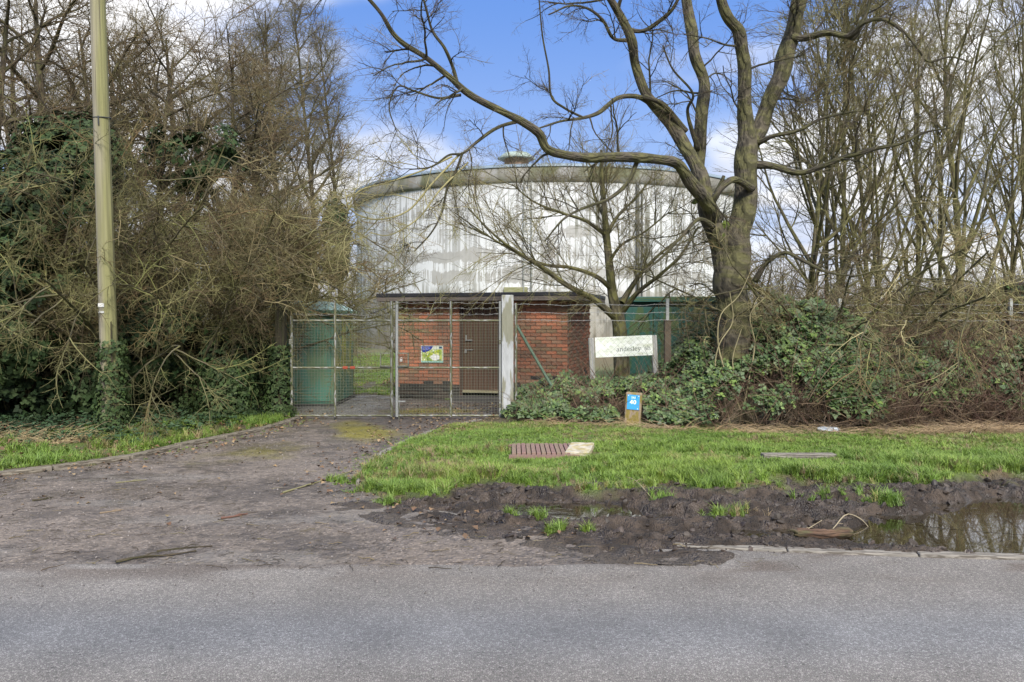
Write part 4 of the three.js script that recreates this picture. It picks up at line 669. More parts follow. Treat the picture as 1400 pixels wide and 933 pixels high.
  limb('limb', [[1084, 50, D0 + 0.1, 9], [1100, 52, D0, 7], [1132, 45, D0 - 0.3, 6], [1162, 48, D0 - 0.5, 5], [1182, 31, D0 - 0.7, 4.2], [1206, 26, D0 - 0.8, 3.8], [1234, 42, D0 - 0.9, 3.2], [1258, 70, D0 - 1, 2.8], [1270, 84, D0 - 1, 2.3], [1300, 78, D0 - 1.1, 1.8], [1330, 86, D0 - 1.2, 1.2]], 7, 0.8, 0.7);
  limb('limb', [[1160, 50, D0 - 0.4, 5], [1168, 52, D0 - 0.5, 4.6], [1186, 14, D0 - 0.6, 4], [1196, -20, D0 - 0.7, 3.5]], 2, 0.8);
  limb('limb', [[1030, 225, D0, 9], [1058, 228, D0 - 0.2, 6.5], [1094, 236, D0 - 0.4, 6], [1124, 228, D0 - 0.6, 5.5], [1158, 214, D0 - 0.8, 5], [1196, 204, D0 - 1, 4.2], [1232, 196, D0 - 1.1, 3.4], [1262, 182, D0 - 1.2, 2.4], [1300, 175, D0 - 1.4, 1.5]], 7, 0.9, 0.8);
  limb('limb', [[1036, 195, D0, 6], [1058, 186, D0 - 0.2, 4], [1092, 178, D0 - 0.3, 3.6], [1122, 163, D0 - 0.4, 3.2], [1152, 155, D0 - 0.5, 2.5], [1190, 150, D0 - 0.7, 1.6]], 5, 0.8);
  limb('limb', [[1028, 258, D0 - 0.2, 8], [1004, 246, D0 - 0.5, 7], [985, 258, D0 - 0.6, 6], [975, 275, D0 - 0.5, 7], [990, 240, D0 - 0.6, 3]], 1, 0.5);
  limb('limb', [[1032, 385, D0 - 0.3, 6], [1050, 358, D0 - 0.5, 4.5], [1074, 346, D0 - 0.7, 4], [1098, 356, D0 - 0.9, 3.4], [1130, 372, D0 - 1.1, 2.6], [1170, 378, D0 - 1.3, 1.6]], 7, 0.8);
  limb('limb', [[900, 148, D0 + 0.1, 6], [872, 132, D0 - 0.2, 5], [846, 134, D0 - 0.4, 4.5], [818, 154, D0 - 0.6, 4], [794, 162, D0 - 0.8, 3.2], [766, 166, D0 - 1, 2.4], [735, 176, D0 - 1.2, 1.6]], 7, 0.7, 0.65);
  limb('limb', [[796, 160, D0 - 0.8, 2.6], [772, 148, D0 - 0.9, 2.4], [755, 134, D0 - 1, 2.2], [750, 95, D0 - 1.1, 2], [742, 50, D0 - 1.2, 1.6], [736, -10, D0 - 1.3, 1.2]], 4, 0.5, 0.5);
  limb('limb', [[938, 180, D0 + 0.1, 6], [905, 142, D0 - 0.1, 5], [880, 132, D0 - 0.2, 5], [930, 168, D0 - 0.2, 4]].slice(0, 3), 0, 0.6);
  limb('limb', [[858, 40, D0 - 0.2, 5], [880, 42, D0 - 0.2, 4], [900, 30, D0 - 0.3, 4], [918, 14, D0 - 0.4, 3.6], [930, -6, D0 - 0.5, 3]], 3, 0.6);
  limb('limb', [[858, 55, D0 - 0.2, 4], [838, 52, D0 - 0.4, 3.4], [826, 30, D0 - 0.6, 3], [808, 14, D0 - 0.7, 2.6], [780, 8, D0 - 0.9, 2], [750, 20, D0 - 1, 1.4]], 5, 0.6, 0.6);
  limb('limb', [[955, 205, D0 + 0.5, 5], [940, 150, D0 + 0.2, 3], [948, 130, D0, 2.6], [920, 95, D0 - 0.2, 2], [906, 62, D0 - 0.3, 1.4]], 3, 0.5);
  limb('limb', [[872, 219, D0 - 1.3, 5], [858, 250, D0 - 1.4, 4], [832, 272, D0 - 1.6, 3.4], [800, 284, D0 - 1.8, 2.8], [770, 300, D0 - 2, 2.2], [745, 330, D0 - 2.1, 1.5]], 6, 0.6, 0.6);
  limb('limb', [[714, 164, D0 - 2.2, 4], [682, 174, D0 - 2.3, 3.4], [652, 194, D0 - 2.4, 3], [632, 210, D0 - 2.5, 2.6], [614, 212, D0 - 2.6, 2.2], [590, 228, D0 - 2.7, 1.6], [560, 232, D0 - 2.8, 1.2]], 8, 0.6, 0.55);
  limb('limb', [[632, 210, D0 - 2.5, 2.6], [624, 232, D0 - 2.5, 2.6], [612, 256, D0 - 2.5, 2.4], [604, 290, D0 - 2.5, 2], [590, 318, D0 - 2.6, 1.6], [566, 344, D0 - 2.6, 1.2]], 6, 0.5, 0.5);
  limb('limb', [[626, 118, D0 - 2.5, 5], [618, 90, D0 - 2.5, 3.6], [608, 66, D0 - 2.6, 3.2], [592, 44, D0 - 2.6, 2.8], [584, 18, D0 - 2.7, 2.4], [576, -12, D0 - 2.8, 2]], 5, 0.6, 0.6);
  limb('limb', [[630, 130, D0 - 2.5, 3], [600, 134, D0 - 2.6, 2.4], [565, 124, D0 - 2.7, 2], [545, 118, D0 - 2.8, 1.6], [532, 145, D0 - 2.8, 1.4], [542, 180, D0 - 2.8, 1]], 6, 0.5, 0.5);
  limb('limb', [[628, 212, D0 - 2.5, 2.2], [590, 252, D0 - 2.6, 2], [555, 290, D0 - 2.7, 1.8], [510, 300, D0 - 2.8, 1.6], [478, 285, D0 - 2.9, 1.3], [472, 262, D0 - 2.9, 1]], 10, 0.8, 0.5, 7, paleBark, paleSpots);
  limb('limb', [[618, 214, D0 - 2.5, 2], [580, 232, D0 - 2.6, 1.8], [530, 250, D0 - 2.8, 1.6], [490, 262, D0 - 2.9, 1.4], [474, 290, D0 - 2.9, 1]], 9, 0.7, 0.5, 7, paleBark, paleSpots);
  limb('limb', [[640, 222, D0 - 2.4, 1.8], [600, 262, D0 - 2.6, 1.7], [570, 300, D0 - 2.7, 1.5], [530, 322, D0 - 2.8, 1.2], [505, 318, D0 - 2.9, 0.9]], 6, 0.6, 0.45, 7, paleBark, paleSpots);
  addCrown(root, paleSpots, 'oak', [0.28, 0.25, 0.115], r, 0.3);
  limb('limb', [[975, 310, D0 - 0.3, 6], [955, 300, D0 - 0.6, 4], [930, 326, D0 - 0.8, 3.2], [905, 352, D0 - 0.9, 2.6], [880, 372, D0 - 1, 1.8]], 6, 0.7, 0.7);
  // moss pads and climbing stems
  const moss = std({ map: tex(64, 64, (u, v) => mix3([0.06, 0.085, 0.015], [0.13, 0.17, 0.03], fbm(u * 8, v * 8, 3, 8, 8))), bumpMap: noiseBump, bumpScale: 0.02, roughness: 1 });
  for (const [px, py, d, s] of [[992, 308, D0 - 0.14, 0.08], [987, 322, D0 - 0.17, 0.06], [950, 276, D0 - 0.58, 0.05]]) { const g = new THREE.IcosahedronGeometry(s, 3), p = g.attributes.position; for (let i = 0; i < p.count; i++) { const k = 0.65 + 0.7 * fbm(p.getX(i) * 25 + 5, p.getY(i) * 25 + p.getZ(i) * 19 + 9, 3); p.setXYZ(i, p.getX(i) * k, p.getY(i) * k * 0.8, p.getZ(i) * k * 0.6); } g.computeVertexNormals(); mesh('moss', g, moss, root).position.copy(P(px, py, d).sub(O)); }
  const vine = std({ color: lin(0.3, 0.26, 0.14) });
  for (const px of [[[1000, 585], [988, 540], [978, 500], [984, 470], [1002, 440], [998, 400]], [[1012, 560], [996, 520], [982, 470], [986, 430], [1010, 405], [1026, 372]], [[1016, 560], [1024, 520], [1032, 470], [1026, 430], [1045, 408]], [[990, 560], [1004, 525], [1002, 490], [1014, 450]]]) new MB().tube(smooth(px.map(([x, y], i) => P(x, y, D0 - 0.42 - 0.06 * (i % 2)).sub(O)), 20), (t) => 0.014 * (1 - 0.5 * t), 5).build('climbing_stem', vine, root);
  addCrown(root, allSpots, 'oak', [0.12, 0.1, 0.06], r, 0.4);
}
// ------------------------------------------------------------------ smaller trees
{
  const x = (838 - 700) / F * 15.6, z = -15.6; const root = group('young_tree', x, 0, z); tag(root, 'young bare tree spreading before the tank beside the brick pump house', 'tree');
  const r = rng(71), O = V(x, 0, z), spots = [], d0 = 15.6;
  const br = (px, n, nm = 'limb', tw = 0.9) => {
    const out = smooth(px.map(([a, b, d]) => P(a, b, d).sub(O)), px.length * 5), m = out.length - 1, rad = out.map((_, i) => { const f = i / m * (px.length - 1), a = Math.min(px.length - 2, Math.floor(f)); return mix(px[a][3], px[a + 1][3], f - a) * 0.62 * d0 / F; });
    const o = new MB().tube(out, rad, 8).build(nm, hedgeBark, root);
    for (let i = 0; i < n * 1.8; i++) { const s = 0.15 + 0.85 * r(), L = tw * (0.5 + 0.9 * r()), q = wander(along(out, s), sideDir(heading(out, s), r, 0.6 + 0.4 * r()).add(V(0, 0.15, 0)), L, 7, 0.25, V(0, 0.03, 0), r); new MB().tube(q, (t) => 0.009 * (1 - 0.7 * t) + 0.0015, 4).build('branch', hedgeBark, o); for (let k = 0; k < 5; k++) { const e = 0.15 + 0.85 * r(); spots.push([along(q, e), sideDir(heading(q, e), r, 0.3 + 0.6 * r()), 0.4 + 0.6 * r()]); } }
  };
  br([[852, 590, d0, 20], [850, 500, d0, 18], [846, 440, d0, 15], [838, 405, d0, 11], [833, 360, d0, 9], [829, 320, d0, 8], [826, 280, d0, 6], [823, 245, d0, 5], [822, 205, d0, 3]], 8, 'trunk');
  br([[842, 435, d0, 9], [812, 410, d0 - 0.4, 7], [775, 390, d0 - 0.8, 6], [740, 365, d0 - 1.1, 5], [715, 350, d0 - 1.4, 4], [680, 325, d0 - 1.7, 2.4], [640, 285, d0 - 2, 1.2]], 9, 'limb', 1.0);
  br([[836, 395, d0, 6], [815, 378, d0 - 0.3, 5], [780, 366, d0 - 0.5, 4], [745, 362, d0 - 0.8, 3.4], [705, 345, d0 - 1, 2.6], [660, 318, d0 - 1.2, 1.8], [620, 290, d0 - 1.4, 1]], 8, 'limb', 1.0);
  br([[850, 415, d0, 8], [862, 395, d0 + 0.2, 6], [878, 372, d0 + 0.3, 4.5], [905, 345, d0 + 0.5, 3], [935, 322, d0 + 0.6, 2]], 7);
  br([[852, 425, d0, 7], [872, 400, d0 - 0.3, 5], [900, 378, d0 - 0.6, 4], [930, 350, d0 - 0.8, 3], [955, 310, d0 - 1, 2]], 7);
  br([[830, 320, d0, 5], [845, 295, d0 + 0.2, 3.5], [868, 272, d0 + 0.4, 2.5], [890, 245, d0 + 0.5, 1.5]], 6);
  br([[829, 322, d0, 5], [800, 302, d0 - 0.3, 3.6], [770, 292, d0 - 0.5, 3], [730, 276, d0 - 0.8, 2], [700, 252, d0 - 1, 1.2]], 8, 'limb', 0.9);
  br([[828, 300, d0, 4], [815, 275, d0 + 0.3, 3], [808, 250, d0 + 0.4, 2], [800, 215, d0 + 0.5, 1.2]], 5);
  br([[832, 360, d0, 4], [850, 335, d0 - 0.4, 3], [880, 318, d0 - 0.6, 2], [915, 290, d0 - 0.8, 1.2]], 5);
  addCrown(root, spots, 'fine', [0.21, 0.185, 0.085], r, 0.35);
}
// the row of slim trees beyond the brambles
const row = 'slim bare trees beyond the brambles';
[[1078, 15.2, 7.4, 0.13, 'leaning slim tree close beside the massive tree', [0.16, 0], 0.8], [1128, 17, 8.2, 0.09, 'thin twin stemmed tree beyond the leaning one', [0.03, 0], 0.55], [1158, 16, 8.6, 0.1, 'straight slim tree with dense low side shoots', [-0.03, 0.02], 0.5], [1192, 17.5, 9, 0.11, 'tall slim tree between two thinner stems above the brambles', [0.02, 0], 0.5], [1222, 15.6, 7.6, 0.08, 'crooked slender tree above the thickest brambles', [-0.1, 0], 0.6], [1252, 18.2, 9, 0.1, 'tall slender tree with upswept twigs', [0.07, 0], 0.45], [1290, 19.5, 9.6, 0.09, 'pale slender tree beside the thick straight trunk', [0.06, 0], 0.45], [1320, 15.8, 8.8, 0.14, 'straight thick trunked tree standing above dead brown brambles', [0.012, 0], 0.55], [1372, 17.5, 8.2, 0.08, 'whippy young tree with fine ascending shoots', [0.1, 0], 0.5], [1420, 16.5, 8, 0.1, 'bushy slim tree at the end of the row', [-0.08, 0], 0.6]]
  .forEach(([px, d, h, rad, label, lean, open], i) => makeTree({ name: 'slim_tree', label, grp: row, x: (px - 700) / F * d, z: -d, h, rad: rad * 0.68, seed: 900 + i * 13, limbs: 17, from: 0.16, open, limbLen: 0.42, lift: 0.07, wig: 0.16, twig: 'upright', twigN: 4, twigS: 0.9, branches: 4, lean, col: [0.19, 0.168, 0.075], y: 0 }));
// shrubs in front of that row, low and tangled
[[1105, 14.1, 3.2, 1.7, 'tangled yellowish shrub at the foot of the leaning tree'], [1180, 14.3, 3.4, 1.8, 'dense tangled shrub behind the tallest brambles'], [1265, 15.2, 2.7, 1.6, 'low tangled shrub beside the straight trunked tree'], [1060, 16, 2.6, 1.2, 'thin tangled shrub behind the massive trunk']].forEach(([px, d, h, sp, label], i) => makeBush({ name: 'tangled_shrub', label, grp: 'tangled shrubs behind the brambles', x: (px - 700) / F * d, z: -d, h, spread: sp, seed: 300 + i * 7, stems: 12, twigN: 20, twigS: 0.85, col: [0.23, 0.2, 0.095], twig: 'oak' }));
// woodland behind the hedge
const wood = 'bare woodland trees behind the hedge';
[[-20, 17, 8.5, 0.2, 'heavy ivy hung tree at the dark end of the wood'], [70, 19, 9.5, 0.24, 'broad crowned tree behind the utility pole'], [150, 21, 9.5, 0.2, 'tree with reddish brown tangled crown past the pole'], [215, 18.5, 8, 0.17, 'crooked spreading tree over the thickest hawthorn'], [262, 23, 10, 0.22, 'tall wide tree deep in the wood'], [318, 20, 8.2, 0.16, 'gnarled tree with low forked limbs above the hedge'], [360, 25, 9.4, 0.18, 'upright tree deep in the wood beyond the kiosk'], [362, 22, 8.4, 0.14, 'slim upright tree above the kiosk with ivy on its foot'], [392, 24, 11, 0.13, 'slender tree close to the tank wall'], [436, 28, 12.4, 0.13, 'thin tree touching the tank edge'], [468, 31, 12.6, 0.12, 'slim tree with open crown standing between wood and tank'], [20, 25, 10.5, 0.25, 'far tall tree at the back of the wood'], [180, 28, 11, 0.25, 'farthest tall tree at the back of the wood']]
  .forEach(([px, d, h, rad, label], i) => makeTree({ name: 'woodland_tree', label, grp: wood, x: (px - 700) / F * d, z: -d, h, rad, seed: 1500 + i * 17, limbs: px > 380 ? 22 : px > 340 ? 17 : 17, from: px > 380 ? 0.4 : 0.2, open: px > 340 ? 0.65 : 0.95, limbLen: px > 460 ? 0.15 : px > 390 ? 0.21 : px > 360 ? 0.24 : px > 340 ? 0.3 : 0.46, lift: 0.03, wig: 0.32, twig: 'oak', twigN: 4, twigS: px > 380 ? 0.9 : 1.15, branches: 6, col: px > 340 ? [0.14, 0.125, 0.07] : [0.14, 0.11, 0.055], bark: darkBark }));
// the hawthorn hedge by the pole and over the kiosk
[[15, 13.6, 4.2, 1.7, 'dark hawthorn bush overhanging the dry grass bank', 15], [90, 14.3, 4.4, 2.0, 'hawthorn bush leaning behind the utility pole', 15], [170, 14.4, 4.0, 1.8, 'wide hawthorn bush next to the utility pole', 16], [225, 14.9, 4.3, 2.2, 'tall hawthorn bush in the middle of the hedge', 16], [262, 14.4, 3.6, 1.3, 'spreading hawthorn bush over the grass strip', 15], [290, 15.9, 3.9, 1.2, 'hawthorn bush crowding the ivy covered gate post', 15], [130, 16, 4.6, 2.4, 'inner hawthorn bush behind the pole', 14], [335, 20, 4.4, 1.6, 'hawthorn bush rising behind the kiosk', 14], [372, 21.5, 3.8, 0.9, 'hawthorn bush between the kiosk and the tank', 13]]
  .forEach(([px, d, h, sp, label, st], i) => makeBush({ label, grp: 'hawthorn hedge bushes', x: (px - 700) / F * d, z: -d, h, spread: sp, seed: 2100 + i * 11, stems: st, twigN: 17, twigS: 0.95, low: [4, 5].includes(i) ? 0.5 : 0.34, col: i % 3 === 1 ? [0.165, 0.135, 0.065] : [0.155, 0.145, 0.058] }));
{ // the low crooked tree whose crown hangs over the gate post and kiosk lid
  const d0 = 14.9, x = (330 - 700) / F * d0, root = group('crooked_hawthorn', x, 0, -d0), r = rng(3131), O = V(x, 0, -d0), spots = []; tag(root, 'old crooked hawthorn whose crown hangs above the gate post', 'tree');
  const br = (px, n, name, s0 = 0.25) => { const out = smooth(px.map(([a, b, d]) => P(a, b, d).sub(O)), 20), m = out.length - 1; const o = new MB().tube(out, out.map((_, i) => { const f = i / m * (px.length - 1), a = Math.min(px.length - 2, Math.floor(f)); return mix(px[a][3], px[a + 1][3], f - a) * d0 / F; }), 7, true).build(name, darkBark, root);
    for (let i = 0; i < n; i++) { const s = s0 + (1 - s0) * r(), q = wander(along(out, s), sideDir(heading(out, s), r, 0.5 + 0.8 * r()).add(V(0.02, 0.1, 0.1)), 0.4 + 0.5 * r(), 7, 0.4, V(0, -0.03, 0), r); new MB().tube(q, (t) => 0.011 * (1 - 0.75 * t) + 0.002, 4).build('branch', hedgeBark, o); for (let k = 0; k < 7; k++) { const e = 0.1 + 0.9 * r(), p = along(q, e); if (p.y > 2.45) spots.push([p, sideDir(heading(q, e), r, 0.4 + 0.7 * r()).add(V(0.1, 0.1, 0)), 0.35 + 0.5 * r()]); } } };
  br([[332, 590, d0, 9], [330, 500, d0, 8], [338, 440, d0, 7.5], [352, 390, d0, 6], [372, 350, d0, 4], [390, 310, d0, 2]], 26, 'trunk', 0.6);
  br([[336, 450, d0, 6], [360, 400, d0 - 0.1, 5], [376, 374, d0 + 0.1, 4], [390, 358, d0 + 0.3, 3], [400, 352, d0 + 0.5, 1.5]], 24, 'limb', 0.3);
  br([[338, 440, d0, 5], [330, 390, d0 - 0.3, 4], [315, 350, d0 - 0.4, 3], [300, 320, d0 - 0.4, 1.5]], 20, 'limb');
  br([[350, 395, d0, 5], [380, 360, d0 + 0.5, 4], [388, 334, d0 + 0.9, 3], [398, 320, d0 + 1.2, 1.5]], 22, 'limb', 0.3);
  addCrown(root, spots, 'thorn', [0.17, 0.14, 0.07], r, 0.45);
}
// ------------------------------------------------------------------ leaves
function leafGeo(list) {                             // flat folded leaflets: [angle, length, width]
  const p = [], idx = []; for (const [a, L, w, lift] of list) { const c = Math.cos(a), s = Math.sin(a), b = p.length / 3, at = (u, v, y) => p.push(u * c - v * s, y, u * s + v * c); at(0.1 * L, 0, 0); at(0.45 * L, w, 0.12 * L + lift); at(L, 0, -0.05 * L + lift * 0.5); at(0.45 * L, -w, 0.12 * L + lift); at(0.5 * L, 0, 0.02 * L + lift * 0.5); idx.push(b, b + 1, b + 4, b + 1, b + 2, b + 4, b + 2, b + 3, b + 4, b + 3, b, b + 4); }
  const g = new THREE.BufferGeometry(); g.setAttribute('position', new THREE.Float32BufferAttribute(p, 3)); g.setIndex(idx); g.computeVertexNormals(); return g;
}
const brambleLeaf = leafGeo([[0, 0.085, 0.03, 0.004], [1.5, 0.07, 0.025, 0], [-1.5, 0.07, 0.025, 0]]);
const ivyLeaf = leafGeo([[0, 0.045, 0.017, 0.002], [1.15, 0.036, 0.014, 0], [-1.15, 0.036, 0.014, 0]]), ivyMat = new THREE.MeshPhysicalMaterial({ color: 0xffffff, roughness: 0.7, specularIntensity: 0.45, side: THREE.DoubleSide });
const deadLeaf = leafGeo([[0, 0.06, 0.022, 0.008]]);
function randQ(r, flat = 1) { return new THREE.Quaternion().setFromEuler(new THREE.Euler((r() - 0.5) * flat * 2.2, r() * 6.28, (r() - 0.5) * flat * 2.2)); }
// bramble bank: outline of its front foot and its height along the verge
const crest = [[700, 548], [740, 535], [770, 520], [800, 530], [850, 534], [905, 524], [950, 480], [1000, 455], [1050, 436], [1100, 418], [1150, 430], [1200, 468], [1250, 484], [1300, 486], [1350, 480], [1400, 484], [1500, 484], [1600, 484]];
const farCrest = (px) => mix(432, 392, sst(1120, 1400, px)) + 14 * (fbm(px * 0.03, 2, 3) - 0.5);
function crestY(px) { let i = 0; while (i < crest.length - 2 && crest[i + 1][0] < px) i++; const t = (px - crest[i][0]) / (crest[i + 1][0] - crest[i][0]); return mix(crest[i][1], crest[i + 1][1], t); }
function bankTop(x, z) {                             // height of the bramble surface above the ground plan
  const px = 700 + x / 13.4 * F, foot = -12.75 + 1.15 * sst(0, 3.5, x) + 0.3 * (fbm(x * 0.8, 3, 3) - 0.5), in1 = foot - z; if (x < -0.35 || in1 < 0) return 0;
  const top = EYE + (HZ - crestY(px)) / F * 13.4;
  return Math.max(0, top * Math.pow(Math.min(1, in1 / 1.75), 0.62) * (0.8 + 0.4 * fbm(x * 1.4 + 6, z * 1.4, 3)) * sst(-0.35, 0.2, x));
}
{
  const root = group('bramble_undergrowth'); stuff(root); root.userData.label = 'bank of green brambles and dead brown canes along the fence'; root.userData.category = 'undergrowth';
  const r = rng(555), leaves = new Copies(), canes = new MB(), dry = new MB(), twig = [new Copies(), new Copies(), new Copies()];
  const greens = [[0.048, 0.085, 0.03], [0.068, 0.115, 0.04], [0.085, 0.135, 0.04], [0.13, 0.19, 0.048], [0.11, 0.145, 0.072]];
  for (let i = 0; i < 80000; i++) {
    const x = -0.3 + 10.2 * r(), z = -11.3 - 3.6 * Math.pow(r(), 1.2), top = bankTop(x, z); if (top < 0.08) continue;
    const px = 700 + x / 13.4 * F, brown = 0.3 * sst(1100, 1330, px) * sst(1.2, 0.5, top) + 0.5 * sst(0.45, 0.2, top) * sst(880, 1050, px) + 0.25 * sst(950, 1150, px) * sst(1.1, 0.5, top);
    if (fbm(x * 1.7 + 20, z * 1.7, 3) + brown * 0.75 > 0.46 + 0.36 * r() + 0.1 * sst(1000, 1200, px) || fbm(x * 4 + 2, z * 4 + 7, 2) < 0.43 || (Math.abs(x - 1.85) < 0.2 && z > -12.5)) continue;
    const y = groundY(x, z) + top * (1 - 0.6 * r() * r()) + 0.03; const c = greens[Math.floor(r() * 5)];
    leaves.add(V(x, y, z), randQ(r, 0.55).premultiply(QT.clone().setFromEuler(new THREE.Euler(0.5, 0, 0))), (0.5 + 0.75 * r()) * (1 + 0.35 * sst(3.5, 5.5, x)), tint(r, c, 0.35));
  }
  for (let i = 0; i < 15000; i++) {                  // the second, taller bank behind
    const x = 5.6 + 9 * r(), z = -15.6 - 3.6 * r(), px = 700 + x / -z * F, top = (EYE + (HZ - farCrest(px)) / F * -z) * sst(-15.4, -17.2, z) * (0.85 + 0.3 * fbm(x * 1.2, z * 1.2, 3)) * sst(5.4, 7, x); if (top < 0.3) continue; const y = top * (1 - 0.6 * r() * r());
    if (i % 2) twig[(i >> 1) % 2 + 1].add(V(x, y * 0.9, z), aim(V(r() - 0.5, 0.7 * r(), r() - 0.4), r() * 6.28), 0.3 + 0.5 * r(), twigTint(r, [0.09, 0.062, 0.04], 0.4)); else if (fbm(x * 1.3 + 9, y * 2 + z, 3) > 0.44) leaves.add(V(x, y, z), randQ(r, 0.8), 0.8 + 0.7 * r(), tint(r, greens[Math.floor(r() * 3)], 0.35));
  }
  leaves.build('leaves', brambleLeaf, leafMat, root);
  for (let i = 0; i < 4200; i++) {
    const x = -0.3 + 10 * r(), z = -11.5 - 3 * r(), top = bankTop(x, z); if (top < 0.12 || x < 0.25 || (x < 4 && r() < 0.45) || (Math.abs(x - 1.85) < 0.3 && z > -12.6)) continue; const gy0 = groundY(x, z), L = 0.4 + (0.5 + 0.7 * sst(2, 5, x)) * r(), az = r() * 6.28, b = r() < 0.55 ? canes : dry, th = 0.0045 + 0.003 * r();
    b.tube(wander(V(x, gy0 + top * (0.05 + 0.75 * r()), z), V(Math.cos(az) * 0.7, 0.5 + 0.9 * r(), Math.sin(az) * 0.7 + 0.2), L, 7, 0.22, V(0, -0.13 * r(), 0.02), r).map(p => { p.y = Math.max(p.y, gy0 + 0.01); return p; }), (t) => th * (1 - 0.6 * t), 3);
  }
  canes.build('canes', std({ color: lin(0.11, 0.06, 0.04) }), root).userData.kind = 'stuff'; dry.build('dead_canes', std({ color: lin(0.2, 0.14, 0.085) }), root).userData.kind = 'stuff';
  for (let i = 0; i < 7000; i++) {
    const x = -0.3 + 10.2 * r(), z = -11.3 - 3.5 * r(), top = bankTop(x, z); if (top < 0.1 || (Math.abs(x - 1.85) < 0.3 && z > -12.6)) continue; const px = 700 + x / 13.4 * F, reddish = sst(900, 1250, px) * 0.7;
    twig[i % 3].add(V(x, groundY(x, z) + top * Math.pow(r(), 0.8) * 0.7, z), aim(V((r() - 0.5) * 1.2, 0.9 * r() - 0.25, r() - 0.35), r() * 6.28), (0.25 + 0.4 * r()) * (0.55 + 0.45 * sst(900, 1100, px)), tint(r, r() < 0.6 ? mix3([0.11, 0.085, 0.05], [0.115, 0.065, 0.045], reddish) : [0.17, 0.125, 0.078], 0.4));
  }
  twig.forEach((c, i) => c.build('dead_stems', SPRAYS.upright[i], twigMat, root));
}
// dead bracken and straw along its foot
{
  const r = rng(88), straw = new Copies(), b = new MB(); for (let k = 0; k < 9; k++) { const a = r() * 6.28, l = 0.5 + 0.6 * r(); b.tube(wander(V((r() - 0.5) * 0.1, 0, (r() - 0.5) * 0.1), V(Math.cos(a), 0.7, Math.sin(a)), l * 0.4, 4, 0.35, V(0, -0.22, 0), r), (t) => 0.0032 * (1 - 0.6 * t), 3); }
  const g = b.geo();
  for (let i = 0; i < 2600; i++) { const x = 0.4 + 9.5 * r(), foot = -12.75 + 1.15 * sst(0, 3.5, x), z = foot + 0.25 - 0.7 * r() * r(), px = 700 + x / 12 * F; if (r() > 0.1 + 0.9 * sst(1180, 1320, px)) continue; straw.add(V(x, groundY(x, z), z), aim(V((r() - 0.5) * 0.5, 1, (r() - 0.5) * 0.5), r() * 6.28), 0.5 + 0.7 * r(), tint(r, [0.36, 0.26, 0.15], 0.3)); }
  for (let i = 0; i < 170; i++) { const x = -7.6 + 1.7 * r(), z = -10.6 - 0.8 * r(); straw.add(V(x, groundY(x, z), z), aim(V((r() - 0.5) * 0.6, 1, (r() - 0.5) * 0.6), r() * 6.28), 0.5 + 0.6 * r(), tint(r, [0.42, 0.33, 0.18], 0.25)); }
  const o = straw.build('dry_grass', g, twigMat); o.userData.label = 'pale dead grass and bracken along bank foot and brambles'; o.userData.category = 'dry grass';
}
// ------------------------------------------------------------------ ivy
function ivyOn(name, label, spotsFn, n, seed, size = 1, cols = [[0.026, 0.046, 0.014], [0.038, 0.064, 0.018], [0.055, 0.08, 0.028]]) {
  const r = rng(seed), c = new Copies(); for (let i = 0; i < n; i++) { const q = spotsFn(r); if (!q) continue; const [p, out] = q; c.add(p, aim(out.clone().add(V((r() - 0.5) * 0.9, (r() - 0.3) * 0.8, (r() - 0.5) * 0.9)), r() * 6.28), size * (0.7 + 0.7 * r()), tint(r, cols[Math.floor(r() * cols.length)], 0.3)); }
  const root = group(name); tag(root, label, 'ivy'); c.build('leaves', ivyLeaf, ivyMat, root); return root;
}
const ring = (cx, cz, rad, h, h0 = 0) => (r) => { const a = r() * 6.28, y = h0 + (h - h0) * Math.pow(r(), 1.25), k = rad * (0.9 + 0.5 * r()) * (1 + 0.6 * Math.exp(-y * 3)); return [V(cx + Math.cos(a) * k, y + 0.03, cz + Math.sin(a) * k), V(Math.cos(a), 0.2, Math.sin(a))]; };
ivyOn('ivy_growth', 'ivy climbing the foot of the utility pole', ring(-5.84, -11.75, 0.16, 1.4), 1300, 61).add(new MB().tube(smooth([V(-5.74, 0, -11.62), V(-5.73, 0.6, -11.63), V(-5.78, 1.1, -11.62), V(-5.8, 1.7, -11.63)], 10), () => 0.01, 5).build('stem', darkBark));
ivyOn('ivy_growth', 'thick ivy wrapped round the timber gate post', ring(gxp(381), GZ, 0.155, 1.25), 1700, 62);
ivyOn('ivy_growth', 'dark ivy mound on the stump beside the hawthorn stems', ring(G(300, 580).x, -13.7, 0.36, 1.05), 2600, 63);
ivyOn('ivy_growth', 'slim ivy covered stem in the gap of the hedge', ring((250 - 700) / F * 14, -14, 0.14, 1.15), 800, 64);
const blob = (cx, cy, cz, rx, ry, rz) => (r) => { const v = V(r() - 0.5, r() - 0.5, r() - 0.5).normalize(), k = 0.55 + 0.5 * r(); const p = V(cx + v.x * rx * k, Math.max(0.05, cy + v.y * ry * k), cz + v.z * rz * k); if (fbm(p.x * 2 + 9, p.y * 2 + p.z, 3) < 0.44) return null; return [p, v]; };
